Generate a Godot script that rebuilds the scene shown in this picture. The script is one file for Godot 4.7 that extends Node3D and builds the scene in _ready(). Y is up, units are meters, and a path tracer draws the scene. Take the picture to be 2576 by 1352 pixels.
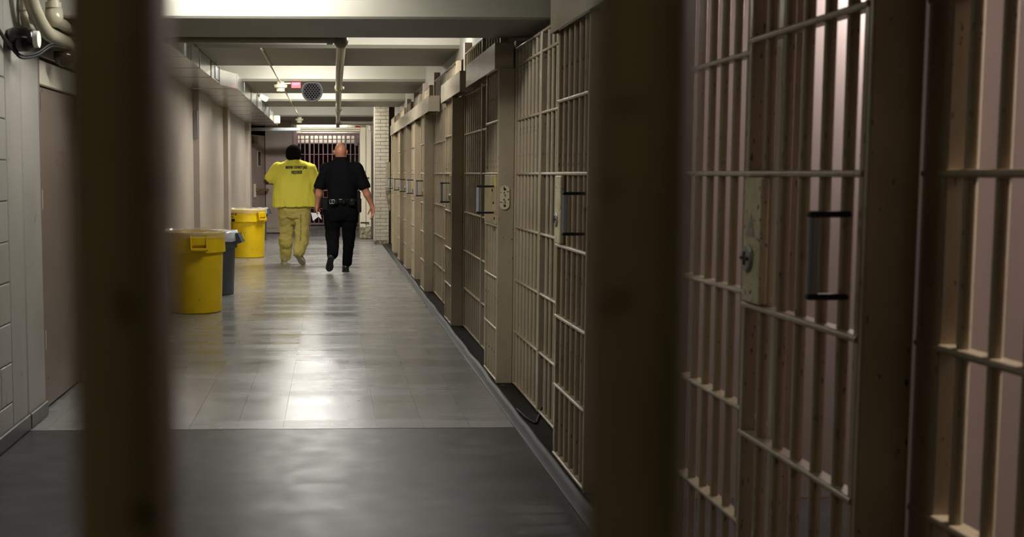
extends Node3D
# A jail corridor seen between two bars of a gate. x = right, y = up, the corridor runs to -z ("depth" d = -z).

var M := {}            # materials by name
var taken := {}        # names already used at top level
var cache := {}        # shared meshes
var rng := RandomNumberGenerator.new()

func _ready():
	rng.seed = 77
	camera_and_sky()
	make_materials()
	lamps()
	floor_and_curb()
	walls()
	ceiling_beams()
	cells()
	far_end()
	front_gate()
	services()
	bins()
	prisoner()
	officer()

# ---------------------------------------------------------------- camera, sky, exposure
func camera_and_sky():
	var cam := Camera3D.new()
	cam.name = "camera"
	var at := CameraAttributesPhysical.new()
	at.frustum_focal_length = 35.0
	at.frustum_focus_distance = 16.5
	at.exposure_aperture = 5.2
	cam.attributes = at
	add_child(cam)
	var near := 0.05
	var f := 2890.0
	cam.keep_aspect = Camera3D.KEEP_HEIGHT
	cam.set_frustum(near * 1352.0 / f, Vector2(near * (1288.0 - 920.0) / f, near * (687.0 - 676.0) / f), near, 120.0)
	var th := atan(250.0 / f)
	var ps := atan(88.0 / f * cos(th))
	cam.position = Vector3(0, 1.37, 0)
	cam.rotation = Vector3(-th, -ps, 0)
	cam.current = true
	var we := WorldEnvironment.new()
	we.name = "world"
	var e := Environment.new()
	e.background_mode = Environment.BG_COLOR
	e.background_color = Color(0, 0, 0)
	e.tonemap_mode = Environment.TONE_MAPPER_LINEAR
	e.tonemap_exposure = 1.55
	e.sdfgi_enabled = true
	e.ssao_enabled = true
	e.ssil_enabled = true
	we.environment = e
	add_child(we)

# Fluorescent fittings, all out of view, placed by what they light: [depth, x of the middle, height of the tubes, light energy]
const TUBES := [[6.0, -0.5, 2.54, 0.36], [10.25, 0.5, 2.76, 0.33], [13.9, -0.25, 2.77, 0.9], [18.03, -0.25, 2.74, 0.85], [21.75, -0.25, 2.76, 1.1], [29.0, -0.2, 2.74, 0.13], [30.36, -0.2, 2.74, 0.2], [-0.4, -0.5, 2.2, 0.022], [3.5, -0.75, 2.72, 0.085]]
const TUBE_WHERE := ["before the low beam nearest the viewer", "behind the near low beam, placed to light the second beam face", "behind the second ceiling beam", "behind the third ceiling beam", "behind the fourth ceiling beam", "before the pink gate, placed to light its bars", "just behind the pink barred gate", "behind the viewer, placed to light the front gate bars", "between the viewer and the low beam, placed to light the first cell door"]
const TUBE_GLOW := 66.0
const TUBE_LIGHT := 1.8

func lamps():
	var k := 0
	for t in TUBES:
		var o = thing("unseen_fluorescent_fitting", "unseen white ceiling fluorescent fitting with a glowing lens " + TUBE_WHERE[k], "ceiling light", P(t[1], 0, t[0]), "fluorescent fittings across the corridor")
		var b := MB.new()
		b.box(Vector3(0, t[2] + 0.075, 0), Vector3(1.26, 0.09, 0.17), 0.008)
		part(o, "housing", b.mesh(), M.white)
		for s in [-0.45, 0.45]:
			part(o, "stem", rod_mesh(0.01, 3.0 - t[2] - 0.1, 10), M.white, Vector3(s, t[2] + 0.1, 0))
		var sh := MB.new()
		sh.prism([Vector2(0.074, 0.06), Vector2(0.080, 0.06), Vector2(0.082, -0.05 if k > 0 else -0.09), Vector2(0.076, -0.05 if k > 0 else -0.09)], "x", -0.625, 0.625, Vector3(0, t[2], 0))
		part(o, "added_light_shield", sh.mesh(), M.white)  # added plate on the near side, blocks lamp light towards the viewer
		for s in [-1, 1]:
			var c := MB.new()
			c.box(Vector3(s * 0.624, t[2] + 0.0, 0), Vector3(0.012, 0.07, 0.15), 0.004)
			part(o, "end_cap", c.mesh(), M.white)
		var l := MB.new()
		l.prism([Vector2(-0.07, 0.03), Vector2(-0.068, -0.03), Vector2(-0.05, -0.045), Vector2(0.05, -0.045), Vector2(0.068, -0.03), Vector2(0.07, 0.03)], "x", -0.615, 0.615, Vector3(0, t[2], 0))
		var gm: StandardMaterial3D = M.glow.duplicate()
		gm.emission_energy_multiplier = TUBE_GLOW * t[3]
		if k == 7: gm.emission = Color(1.0, 0.93, 0.72)
		part(o, "lamp_lens", l.mesh(), gm)
		var a := AreaLight3D.new()
		a.name = "lamp_light"
		a.area_size = Vector2(1.2, 0.1)
		a.light_energy = TUBE_LIGHT * t[3]
		a.light_color = Color(1.0, 0.985, 0.955) if k > 0 else Color(0.97, 0.98, 1.0)
		if k == 7: a.light_color = Color(1.0, 0.93, 0.72)
		a.area_range = 40.0
		a.shadow_enabled = true
		o.add_child(a)
		a.position = Vector3(0, t[2] - 0.049, 0)
		a.rotation = Vector3(-PI / 2, 0, 0)
		k += 1

# ---------------------------------------------------------------- helpers
func P(x: float, y: float, d: float) -> Vector3:
	return Vector3(x, y, -d)

func numbered(called: String) -> String:
	if not taken.has(called):
		taken[called] = 0
		return called
	taken[called] += 1
	return "%s_%03d" % [called, taken[called]]

func thing(called: String, label: String, category: String, at := Vector3.ZERO, group := "") -> Node3D:
	var o := Node3D.new()
	o.name = numbered(called)
	add_child(o, true)
	o.position = at
	o.set_meta("label", label)
	o.set_meta("category", category)
	if group != "":
		o.set_meta("group", group)
	return o

func single(called: String, mesh: Mesh, m: Material, label: String, category: String, at := Vector3.ZERO, group := "") -> MeshInstance3D:
	var o := MeshInstance3D.new()
	o.name = numbered(called)
	o.mesh = mesh
	o.material_override = m
	add_child(o, true)
	o.position = at
	o.set_meta("label", label)
	o.set_meta("category", category)
	if group != "":
		o.set_meta("group", group)
	return o

func struct(called: String, mesh: Mesh, m: Material, label := "", category := "") -> MeshInstance3D:
	var o := MeshInstance3D.new()
	o.name = numbered(called)
	o.mesh = mesh
	o.material_override = m
	add_child(o, true)
	o.set_meta("kind", "structure")
	if label != "":
		o.set_meta("label", label)
		o.set_meta("category", category)
	return o

func part(parent: Node3D, called: String, mesh: Mesh, m: Material, at := Vector3.ZERO, turn := Vector3.ZERO) -> MeshInstance3D:
	var o := MeshInstance3D.new()
	o.mesh = mesh
	o.material_override = m
	o.name = called
	parent.add_child(o, true)
	o.position = at
	o.rotation = turn
	return o

func box_mesh(s: Vector3, bev: float) -> Mesh:
	var key := "b%.4f,%.4f,%.4f,%.4f" % [s.x, s.y, s.z, bev]
	if not cache.has(key):
		var b := MB.new()
		b.box(Vector3.ZERO, s, bev)
		cache[key] = b.mesh()
	return cache[key]

func rail_mesh(w: float, h: float, len: float) -> Mesh:   # flat bar along z with half-round edges
	var key := "s%.4f,%.4f,%.4f" % [w, h, len]
	if not cache.has(key):
		var b := MB.new()
		var pts := []
		var ns := []
		for side in 2:
			for k in 7:
				var a := -PI / 2 + PI * k / 6.0 + PI * side
				var q := Vector3(cos(a), sin(a), 0)
				ns.append(q)
				pts.append(Vector3((w / 2 - h / 2) * (1.0 if side == 0 else -1.0), 0, 0) + q * h / 2)
		var e := Vector3(0, 0, len / 2)
		for k in pts.size():
			var j := (k + 1) % pts.size()
			b.smooth_quad(pts[k] - e, pts[j] - e, pts[j] + e, pts[k] + e, ns[k], ns[j], ns[j], ns[k])
			b.tri(-e, pts[k] - e, pts[j] - e, Vector3.FORWARD)
			b.tri(e, pts[k] + e, pts[j] + e, Vector3.BACK)
		cache[key] = b.mesh()
	return cache[key]

func rod_mesh(r: float, h: float, seg := 14) -> Mesh:   # upright rod standing on the origin
	var key := "r%.4f,%.4f,%d" % [r, h, seg]
	if not cache.has(key):
		var b := MB.new()
		b.lathe([Vector2(0, 0), Vector2(r, 0), Vector2(r, h), Vector2(0, h)], seg)
		cache[key] = b.mesh()
	return cache[key]

class MB extends RefCounted:
	var v := PackedVector3Array()
	var n := PackedVector3Array()

	func tri(a: Vector3, b: Vector3, c: Vector3, out: Vector3):
		var x := (b - a).cross(c - a)
		if x.length_squared() < 1e-16:
			return
		var nn := x.normalized()
		if nn.dot(out) < 0.0:
			nn = -nn
			v.append_array([a, b, c])
		else:
			v.append_array([a, c, b])
		n.append_array([nn, nn, nn])

	func quad(a: Vector3, b: Vector3, c: Vector3, d: Vector3, out: Vector3):
		tri(a, b, c, out)
		tri(a, c, d, out)

	func smooth_tri(a: Vector3, b: Vector3, c: Vector3, na: Vector3, nb: Vector3, nc: Vector3):
		var x := (b - a).cross(c - a)
		if x.length_squared() < 1e-18:
			return
		if x.dot(na + nb + nc) < 0.0:
			v.append_array([a, b, c])
			n.append_array([na, nb, nc])
		else:
			v.append_array([a, c, b])
			n.append_array([na, nc, nb])

	func smooth_quad(a, b, c, d, na, nb, nc, nd):
		smooth_tri(a, b, c, na, nb, nc)
		smooth_tri(a, c, d, na, nc, nd)

	func bp(c: Vector3, h: Vector3, g: float, sx: float, sy: float, sz: float, axis: int) -> Vector3:
		var q := Vector3(sx * (h.x - g), sy * (h.y - g), sz * (h.z - g))
		if axis == 0: q.x = sx * h.x
		elif axis == 1: q.y = sy * h.y
		else: q.z = sz * h.z
		return c + q

	func put(axis: String, o: Vector3, q: Vector2, t: float) -> Vector3:
		if axis == "x": return o + Vector3(t, q.y, q.x)
		if axis == "y": return o + Vector3(q.x, t, q.y)
		return o + Vector3(q.x, q.y, t)

	func box(c: Vector3, s: Vector3, bev := 0.0):
		var h := s * 0.5
		var g := minf(bev, minf(h.x, minf(h.y, h.z)) * 0.9)
		for s1 in [-1.0, 1.0]:
			quad(bp(c, h, g, s1, -1, -1, 0), bp(c, h, g, s1, 1, -1, 0), bp(c, h, g, s1, 1, 1, 0), bp(c, h, g, s1, -1, 1, 0), Vector3(s1, 0, 0))
			quad(bp(c, h, g, -1, s1, -1, 1), bp(c, h, g, 1, s1, -1, 1), bp(c, h, g, 1, s1, 1, 1), bp(c, h, g, -1, s1, 1, 1), Vector3(0, s1, 0))
			quad(bp(c, h, g, -1, -1, s1, 2), bp(c, h, g, 1, -1, s1, 2), bp(c, h, g, 1, 1, s1, 2), bp(c, h, g, -1, 1, s1, 2), Vector3(0, 0, s1))
		if g <= 0.0:
			return
		for s1 in [-1.0, 1.0]:
			for s2 in [-1.0, 1.0]:
				quad(bp(c, h, g, s1, s2, -1, 0), bp(c, h, g, s1, s2, 1, 0), bp(c, h, g, s1, s2, 1, 1), bp(c, h, g, s1, s2, -1, 1), Vector3(s1, s2, 0))
				quad(bp(c, h, g, s1, -1, s2, 0), bp(c, h, g, s1, 1, s2, 0), bp(c, h, g, s1, 1, s2, 2), bp(c, h, g, s1, -1, s2, 2), Vector3(s1, 0, s2))
				quad(bp(c, h, g, -1, s1, s2, 1), bp(c, h, g, 1, s1, s2, 1), bp(c, h, g, 1, s1, s2, 2), bp(c, h, g, -1, s1, s2, 2), Vector3(0, s1, s2))
				for s3 in [-1.0, 1.0]:
					tri(bp(c, h, g, s1, s2, s3, 0), bp(c, h, g, s1, s2, s3, 1), bp(c, h, g, s1, s2, s3, 2), Vector3(s1, s2, s3))

	# a polygon (in the two other axes, in the order x,y,z) drawn out along an axis from lo to hi
	func prism(poly: Array, axis: String, lo: float, hi: float, o := Vector3.ZERO):
		var pts := PackedVector2Array(poly)
		var dir: Vector3 = Vector3.RIGHT if axis == "x" else (Vector3.UP if axis == "y" else Vector3.BACK)
		var ids := Geometry2D.triangulate_polygon(pts)
		for i in range(0, ids.size(), 3):
			tri(put(axis, o, pts[ids[i]], lo), put(axis, o, pts[ids[i + 1]], lo), put(axis, o, pts[ids[i + 2]], lo), -dir)
			tri(put(axis, o, pts[ids[i]], hi), put(axis, o, pts[ids[i + 1]], hi), put(axis, o, pts[ids[i + 2]], hi), dir)
		var area := 0.0
		for i in pts.size():
			area += pts[i].cross(pts[(i + 1) % pts.size()])
		for i in pts.size():
			var a := pts[i]
			var b := pts[(i + 1) % pts.size()]
			var e := (b - a).normalized()
			var w := Vector2(e.y, -e.x) * signf(area)
			var out: Vector3 = put(axis, o, a + w, 0.0) - put(axis, o, a, 0.0)
			quad(put(axis, o, a, lo), put(axis, o, b, lo), put(axis, o, b, hi), put(axis, o, a, hi), out)

	func tube(pts: Array, r, seg := 12, caps := true):
		var up := Vector3.UP
		var rings := []
		var norms := []
		var u := Vector3.ZERO
		for i in pts.size():
			var t: Vector3 = (pts[mini(i + 1, pts.size() - 1)] - pts[maxi(i - 1, 0)]).normalized()
			if i == 0:
				u = t.cross(up if absf(t.y) < 0.9 else Vector3.RIGHT).normalized()
			else:
				u = (u - t * u.dot(t)).normalized()
			var w := t.cross(u)
			var rr: float = r[i] if r is Array else r
			var ring := []
			var nr := []
			for k in seg:
				var a := TAU * k / seg
				var q := u * cos(a) + w * sin(a)
				ring.append(pts[i] + q * rr)
				nr.append(q)
			rings.append(ring)
			norms.append(nr)
		for i in pts.size() - 1:
			for k in seg:
				var j := (k + 1) % seg
				smooth_quad(rings[i][k], rings[i][j], rings[i + 1][j], rings[i + 1][k], norms[i][k], norms[i][j], norms[i + 1][j], norms[i + 1][k])
		if caps:
			for e in [0, pts.size() - 1]:
				var out: Vector3 = (pts[0] - pts[1]) if e == 0 else (pts[-1] - pts[-2])
				for k in seg:
					tri(pts[e], rings[e][k], rings[e][(k + 1) % seg], out)

	# profile of (radius, height) turned about the y axis; smooth round, creased along the profile unless soft
	func lathe(prof: Array, seg := 24, o := Vector3.ZERO, soft := false, ruffle: FastNoiseLite = null, rim := 0.0):
		var area := 0.0
		for i in prof.size():
			area += Vector2(prof[i]).cross(prof[(i + 1) % prof.size()])
		var sg := 1.0 if area >= 0.0 else -1.0
		var pn := []
		for i in prof.size() - 1:
			var e: Vector2 = (prof[i + 1] - prof[i]).normalized()
			pn.append(Vector2(e.y, -e.x) * sg)
		for i in prof.size() - 1:
			var n0: Vector2 = pn[i]
			var n1: Vector2 = pn[i]
			if soft and i > 0: n0 = (pn[i] + pn[i - 1]).normalized()
			if soft and i < pn.size() - 1: n1 = (pn[i] + pn[i + 1]).normalized()
			for k in seg:
				var c := []
				for q in [[prof[i], k, n0], [prof[i], k + 1, n0], [prof[i + 1], k + 1, n1], [prof[i + 1], k, n1]]:
					var a: float = TAU * (int(q[1]) % seg) / seg
					var pr: Vector2 = q[0]
					if ruffle != null: pr = ruffled(pr, a, ruffle, rim)
					c.append([o + Vector3(cos(a) * pr.x, pr.y, sin(a) * pr.x), Vector3(cos(a) * q[2].x, q[2].y, sin(a) * q[2].x)])
				smooth_quad(c[0][0], c[1][0], c[2][0], c[3][0], c[0][1], c[1][1], c[2][1], c[3][1])

	func ruffled(q: Vector2, a: float, nz: FastNoiseLite, h: float) -> Vector2:
		var w := nz.get_noise_3d(cos(a) * 2.2, sin(a) * 2.2, q.y * 14.0)
		var up := clampf((q.y - (h - 0.06)) / 0.06, 0.0, 1.6)
		return Vector2(q.x + w * 0.008, q.y + w * 0.016 * up - (0.012 * absf(w) if q.y < h - 0.02 else 0.0))

	func moved(t: Transform3D):
		for i in v.size():
			v[i] = t * v[i]
			n[i] = (t.basis * n[i]).normalized()

	func mesh() -> ArrayMesh:
		var arr := []
		arr.resize(Mesh.ARRAY_MAX)
		arr[Mesh.ARRAY_VERTEX] = v
		arr[Mesh.ARRAY_NORMAL] = n
		var m := ArrayMesh.new()
		if v.size() > 0:
			m.add_surface_from_arrays(Mesh.PRIMITIVE_TRIANGLES, arr)
		return m

# a bend: the corners of a polyline rounded off
func bend(pts: Array, r: float, steps := 5) -> Array:
	var out := [pts[0]]
	for i in range(1, pts.size() - 1):
		var a: Vector3 = pts[i] + (pts[i - 1] - pts[i]).limit_length(r)
		var b: Vector3 = pts[i] + (pts[i + 1] - pts[i]).limit_length(r)
		for k in steps + 1:
			var t := float(k) / steps
			out.append(a.lerp(pts[i], t).lerp(pts[i].lerp(b, t), t))
	out.append(pts[-1])
	return out

# ---------------------------------------------------------------- materials
func noise_image(seed_: int, freq: float, w: int, h: int, oct := 4) -> Image:
	var f := FastNoiseLite.new()
	f.seed = seed_
	f.frequency = freq
	f.noise_type = FastNoiseLite.TYPE_SIMPLEX_SMOOTH
	f.fractal_octaves = oct
	var im := f.get_seamless_image(w, h)
	im.convert(Image.FORMAT_L8)
	return im

func tex(im: Image) -> ImageTexture:
	im.generate_mipmaps()
	return ImageTexture.create_from_image(im)

# base colour mottled towards a second colour, with chips of a third where a second noise runs high
func wear(base: Color, other: Color, amount: float, chip: Color, chip_over: float, seed_: int, freq := 0.012, chip_freq := 0.05, size := 256, stretch := 1) -> ImageTexture:
	var a := noise_image(seed_, freq, size, size, 5).get_data()
	var b := noise_image(seed_ + 9, chip_freq, size, maxi(8, size / stretch), 3)
	if stretch > 1:
		b.resize(size, size, Image.INTERPOLATE_BILINEAR)
	var bd := b.get_data()
	var out := PackedByteArray()
	out.resize(size * size * 3)
	for i in size * size:
		var c := base.lerp(other, clampf((a[i] / 255.0 - 0.3) * 1.6, 0.0, 1.0) * amount)
		var t := bd[i] / 255.0
		if t > chip_over:
			c = c.lerp(chip, clampf((t - chip_over) * 30.0, 0.0, 1.0))
		out[i * 3] = int(c.r * 255.0)
		out[i * 3 + 1] = int(c.g * 255.0)
		out[i * 3 + 2] = int(c.b * 255.0)
	return tex(Image.create_from_data(size, size, false, Image.FORMAT_RGB8, out))

func gray_range(im: Image, lo: float, hi: float) -> ImageTexture:
	var d := im.get_data()
	for i in d.size():
		d[i] = int((lo + (hi - lo) * d[i] / 255.0) * 255.0)
	return tex(Image.create_from_data(im.get_width(), im.get_height(), false, Image.FORMAT_L8, d))

func mat(color: Color, rough := 0.5, metal := 0.0) -> StandardMaterial3D:
	var m := StandardMaterial3D.new()
	m.albedo_color = color
	m.roughness = rough
	m.metallic = metal
	return m

func tri_mat(t: Texture2D, scale: Vector3, rough := 0.5, metal := 0.0) -> StandardMaterial3D:
	var m := mat(Color.WHITE, rough, metal)
	m.albedo_texture = t
	m.uv1_triplanar = true
	m.uv1_world_triplanar = true
	m.uv1_scale = scale
	return m

func bumpy(m: StandardMaterial3D, im: Image, strength: float):
	var n := im.duplicate()
	n.convert(Image.FORMAT_RGBA8)
	n.bump_map_to_normal_map(strength)
	m.normal_enabled = true
	m.normal_texture = tex(n)

func make_materials():
	var chip := Color(0.16, 0.10, 0.06)
	# bar and door paint: tan gloss, chipped in long upright flecks
	M.bar = tri_mat(wear(Color(0.66, 0.60, 0.50), Color(0.60, 0.545, 0.45), 0.8, chip, 0.84, 11, 0.01, 0.17, 512, 3), Vector3(0.9, 0.6, 0.9), 0.24)
	M.door = tri_mat(wear(Color(0.665, 0.60, 0.495), Color(0.60, 0.54, 0.44), 0.8, chip, 0.82, 23, 0.01, 0.15, 512, 3), Vector3(0.9, 0.6, 0.9), 0.25)
	M.post = tri_mat(wear(Color(0.64, 0.585, 0.49), Color(0.59, 0.53, 0.435), 0.8, chip, 0.86, 31, 0.008, 0.12, 512, 2), Vector3(0.8, 0.6, 0.8), 0.36)
	M.cover = tri_mat(wear(Color(0.68, 0.63, 0.54), Color(0.62, 0.57, 0.48), 0.7, chip, 0.9, 37, 0.01, 0.05, 256), Vector3(0.7, 0.7, 0.7), 0.26)
	M.plate = tri_mat(wear(Color(0.82, 0.78, 0.64), Color(0.74, 0.70, 0.56), 0.8, chip, 0.80, 43, 0.02, 0.05, 256), Vector3(3, 3, 3), 0.4)
	M.gatebar = tri_mat(wear(Color(0.48, 0.44, 0.35), Color(0.42, 0.38, 0.295), 0.8, chip, 0.85, 47, 0.02, 0.05, 256), Vector3(2, 2, 2), 0.4)
	# walls
	M.wall = tri_mat(wear(Color(0.635, 0.59, 0.545), Color(0.585, 0.54, 0.495), 0.8, Color(0.42, 0.39, 0.35), 0.93, 51, 0.006, 0.02, 512), Vector3(0.4, 0.4, 0.4), 0.42)
	M.wallnear = tri_mat(wear(Color(0.61, 0.595, 0.555), Color(0.56, 0.545, 0.505), 0.9, Color(0.30, 0.28, 0.25), 0.885, 57, 0.006, 0.03, 512, 2), Vector3(0.6, 0.45, 0.6), 0.4)
	M.ceil = tri_mat(wear(Color(0.60, 0.585, 0.53), Color(0.55, 0.53, 0.475), 0.8, Color(0.5, 0.45, 0.38), 0.95, 61, 0.006, 0.02, 256), Vector3(0.4, 0.4, 0.4), 0.5)
	M.cell = tri_mat(wear(Color(0.69, 0.635, 0.615), Color(0.66, 0.605, 0.585), 0.8, Color(0.4, 0.33, 0.3), 0.95, 67, 0.006, 0.02, 256), Vector3(0.4, 0.4, 0.4), 0.55)
	M.brick = tri_mat(wear(Color(0.72, 0.69, 0.62), Color(0.66, 0.63, 0.56), 0.9, Color(0.45, 0.40, 0.33), 0.9, 71, 0.02, 0.05, 256), Vector3(1.2, 1.2, 1.2), 0.45)
	M.mortar = mat(Color(0.62, 0.59, 0.52), 0.8)
	M.dirty = tri_mat(wear(Color(0.62, 0.57, 0.47), Color(0.30, 0.26, 0.20), 1.0, chip, 0.75, 73, 0.02, 0.05, 256), Vector3(1.5, 1.5, 1.5), 0.6)
	M.browndoor = tri_mat(wear(Color(0.46, 0.395, 0.35), Color(0.42, 0.36, 0.315), 0.8, chip, 0.93, 79, 0.01, 0.04, 256), Vector3(0.6, 0.6, 0.6), 0.4)
	M.pinkdoor = tri_mat(wear(Color(0.66, 0.59, 0.55), Color(0.60, 0.53, 0.49), 0.8, chip, 0.93, 83, 0.01, 0.04, 256), Vector3(0.6, 0.6, 0.6), 0.4)
	M.pink = mat(Color(0.60, 0.50, 0.51), 0.35)
	M.maroon = mat(Color(0.36, 0.06, 0.10), 0.6)
	M.cream = mat(Color(0.80, 0.77, 0.68), 0.42)
	M.base = tri_mat(wear(Color(0.16, 0.155, 0.15), Color(0.11, 0.105, 0.10), 0.8, Color(0.3, 0.28, 0.26), 0.9, 89, 0.02, 0.05, 256), Vector3(1, 1, 1), 0.35)
	# floors: worn, waxed; the wax lies in bands across the corridor
	var wax := noise_image(101, 0.012, 64, 512, 4)
	wax.resize(512, 512, Image.INTERPOLATE_CUBIC)
	var wave := noise_image(103, 0.02, 512, 512, 3)
	var ripple := noise_image(163, 0.03, 128, 512, 3)
	ripple.resize(512, 512, Image.INTERPOLATE_CUBIC)
	var k := 0
	for c in [[Color(0.535, 0.53, 0.515), Color(0.49, 0.485, 0.47)], [Color(0.533, 0.528, 0.513), Color(0.488, 0.483, 0.468)], [Color(0.537, 0.532, 0.517), Color(0.492, 0.487, 0.472)]]:
		var m := tri_mat(wear(c[0], c[1], 0.9, Color(0.33, 0.32, 0.30), 0.93, 107 + k, 0.006, 0.05, 512), Vector3(0.35, 0.35, 0.35), 1.0)
		m.roughness_texture = gray_range(wax, 0.15, 0.34)
		m.metallic_specular = 0.62
		bumpy(m, ripple, 3.0)
		m.normal_scale = 0.055
		M["tile%d" % k] = m
		k += 1
	M.sheet = tri_mat(wear(Color(0.24, 0.238, 0.24), Color(0.185, 0.183, 0.185), 1.0, Color(0.30, 0.295, 0.29), 0.9, 113, 0.006, 0.012, 512), Vector3(0.4, 0.4, 0.4), 1.0)
	M.sheet.roughness_texture = gray_range(wave, 0.30, 0.42)
	M.curb = tri_mat(wear(Color(0.14, 0.134, 0.128), Color(0.10, 0.095, 0.09), 1.0, Color(0.10, 0.09, 0.085), 0.8, 127, 0.01, 0.02, 256), Vector3(0.8, 0.8, 0.8), 0.5)
	M.curb.metallic_specular = 0.18
	M.curb.roughness = 0.42
	M.dark = mat(Color(0.05, 0.05, 0.05), 0.5)
	M.black = mat(Color(0.02, 0.02, 0.02), 0.55)
	M.pit = mat(Color(0.012, 0.012, 0.012), 1.0)
	M.pit.metallic_specular = 0.0
	M.white = mat(Color(0.86, 0.86, 0.83), 0.4)
	M.ivory = mat(Color(0.84, 0.81, 0.70), 0.4)
	M.steel = mat(Color(0.62, 0.63, 0.65), 0.3, 0.9)
	M.grip = mat(Color(0.60, 0.62, 0.66), 0.4, 0.2)
	M.knob = mat(Color(0.62, 0.61, 0.58), 0.45, 0.2)
	M.brass = mat(Color(0.55, 0.45, 0.28), 0.4, 0.6)
	var g := noise_image(131, 0.03, 256, 256, 3)
	M.duct = mat(Color(0.70, 0.70, 0.69), 1.0, 0.85)
	M.duct.roughness_texture = gray_range(g, 0.20, 0.27)
	M.duct.uv1_triplanar = true
	M.duct.uv1_world_triplanar = true
	M.duct.uv1_scale = Vector3(1.0, 1.0, 1.0)
	M.pipe = tri_mat(wear(Color(0.60, 0.57, 0.485), Color(0.54, 0.51, 0.43), 0.7, chip, 0.93, 137, 0.02, 0.05, 256), Vector3(1, 1, 1), 0.28)
	M.red = mat(Color(0.75, 0.10, 0.12), 0.45)
	M.signface = mat(Color(0.66, 0.36, 0.46), 0.6)
	M.yellow = tri_mat(wear(Color(0.91, 0.77, 0.01), Color(0.86, 0.71, 0.01), 0.7, Color(0.5, 0.40, 0.03), 0.92, 139, 0.02, 0.04, 256), Vector3(1, 1, 1), 0.42)
	M.graybin = mat(Color(0.29, 0.30, 0.335), 0.45)
	M.liner = mat(Color(0.90, 0.88, 0.80, 0.27), 0.2)
	M.liner.transparency = BaseMaterial3D.TRANSPARENCY_ALPHA
	M.linerwhite = mat(Color(0.80, 0.82, 0.86), 0.3)
	M.print = mat(Color(0.03, 0.03, 0.03), 0.7)
	M.printgray = mat(Color(0.50, 0.46, 0.28), 0.8)
	M.yellowlabel = mat(Color(0.85, 0.76, 0.20), 0.5)
	M.noticepaper = mat(Color(0.50, 0.415, 0.375), 0.7)
	M.rubber = mat(Color(0.035, 0.035, 0.035), 0.6)
	# clothes and skin
	var weave := noise_image(149, 0.2, 256, 256, 2)
	M.shirt = mat(Color(0.90, 0.85, 0.33), 0.85)
	M.trousers = mat(Color(0.77, 0.71, 0.40), 0.7)
	M.uniform = mat(Color(0.062, 0.06, 0.066), 0.9)
	M.uniformpants = mat(Color(0.05, 0.05, 0.053), 0.9)
	for q in [M.shirt, M.trousers, M.uniform, M.uniformpants]:
		q.uv1_triplanar = true
		q.uv1_scale = Vector3(4, 4, 4)
		bumpy(q, weave, 1.2)
		q.metallic_specular = 0.15
	M.skindark = mat(Color(0.22, 0.14, 0.10), 0.5)
	M.skin = mat(Color(0.70, 0.47, 0.36), 0.45)
	M.skin.subsurf_scatter_enabled = true
	M.skin.subsurf_scatter_strength = 0.15
	M.hair = mat(Color(0.09, 0.085, 0.085), 1.0)
	M.hair.metallic_specular = 0.1
	M.leather = mat(Color(0.025, 0.025, 0.025), 0.3)
	M.sole = mat(Color(0.72, 0.68, 0.56), 0.6)
	M.shoe = mat(Color(0.62, 0.57, 0.40), 0.7)
	M.eye = mat(Color(0.85, 0.84, 0.82), 0.2)
	M.paper = mat(Color(0.88, 0.88, 0.90), 0.7)
	M.patch = mat(Color(0.26, 0.22, 0.14), 0.9)
	M.glass = mat(Color(0.12, 0.13, 0.14), 0.1)
	# the lamps' lens
	var gl := mat(Color(0.95, 0.95, 0.92), 0.5)
	gl.emission_enabled = true
	gl.emission = Color(1.0, 0.995, 0.97)
	gl.emission_energy_multiplier = TUBE_GLOW
	M.glow = gl

# ---------------------------------------------------------------- floor
const FAR := 34.0
const X_LEFT := -1.63     # wall face near the viewer
const X_PIL := -1.60      # pilaster faces further on
const X_REC := -1.68      # wall face between the pilasters
const X_CURB := 0.99

func slab(lo: Vector3, hi: Vector3, bev := 0.0) -> Mesh:   # x, y, depth
	var b := MB.new()
	b.box(P((lo.x + hi.x) / 2, (lo.y + hi.y) / 2, (lo.z + hi.z) / 2), (hi - lo).abs(), bev)
	return b.mesh()

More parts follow.
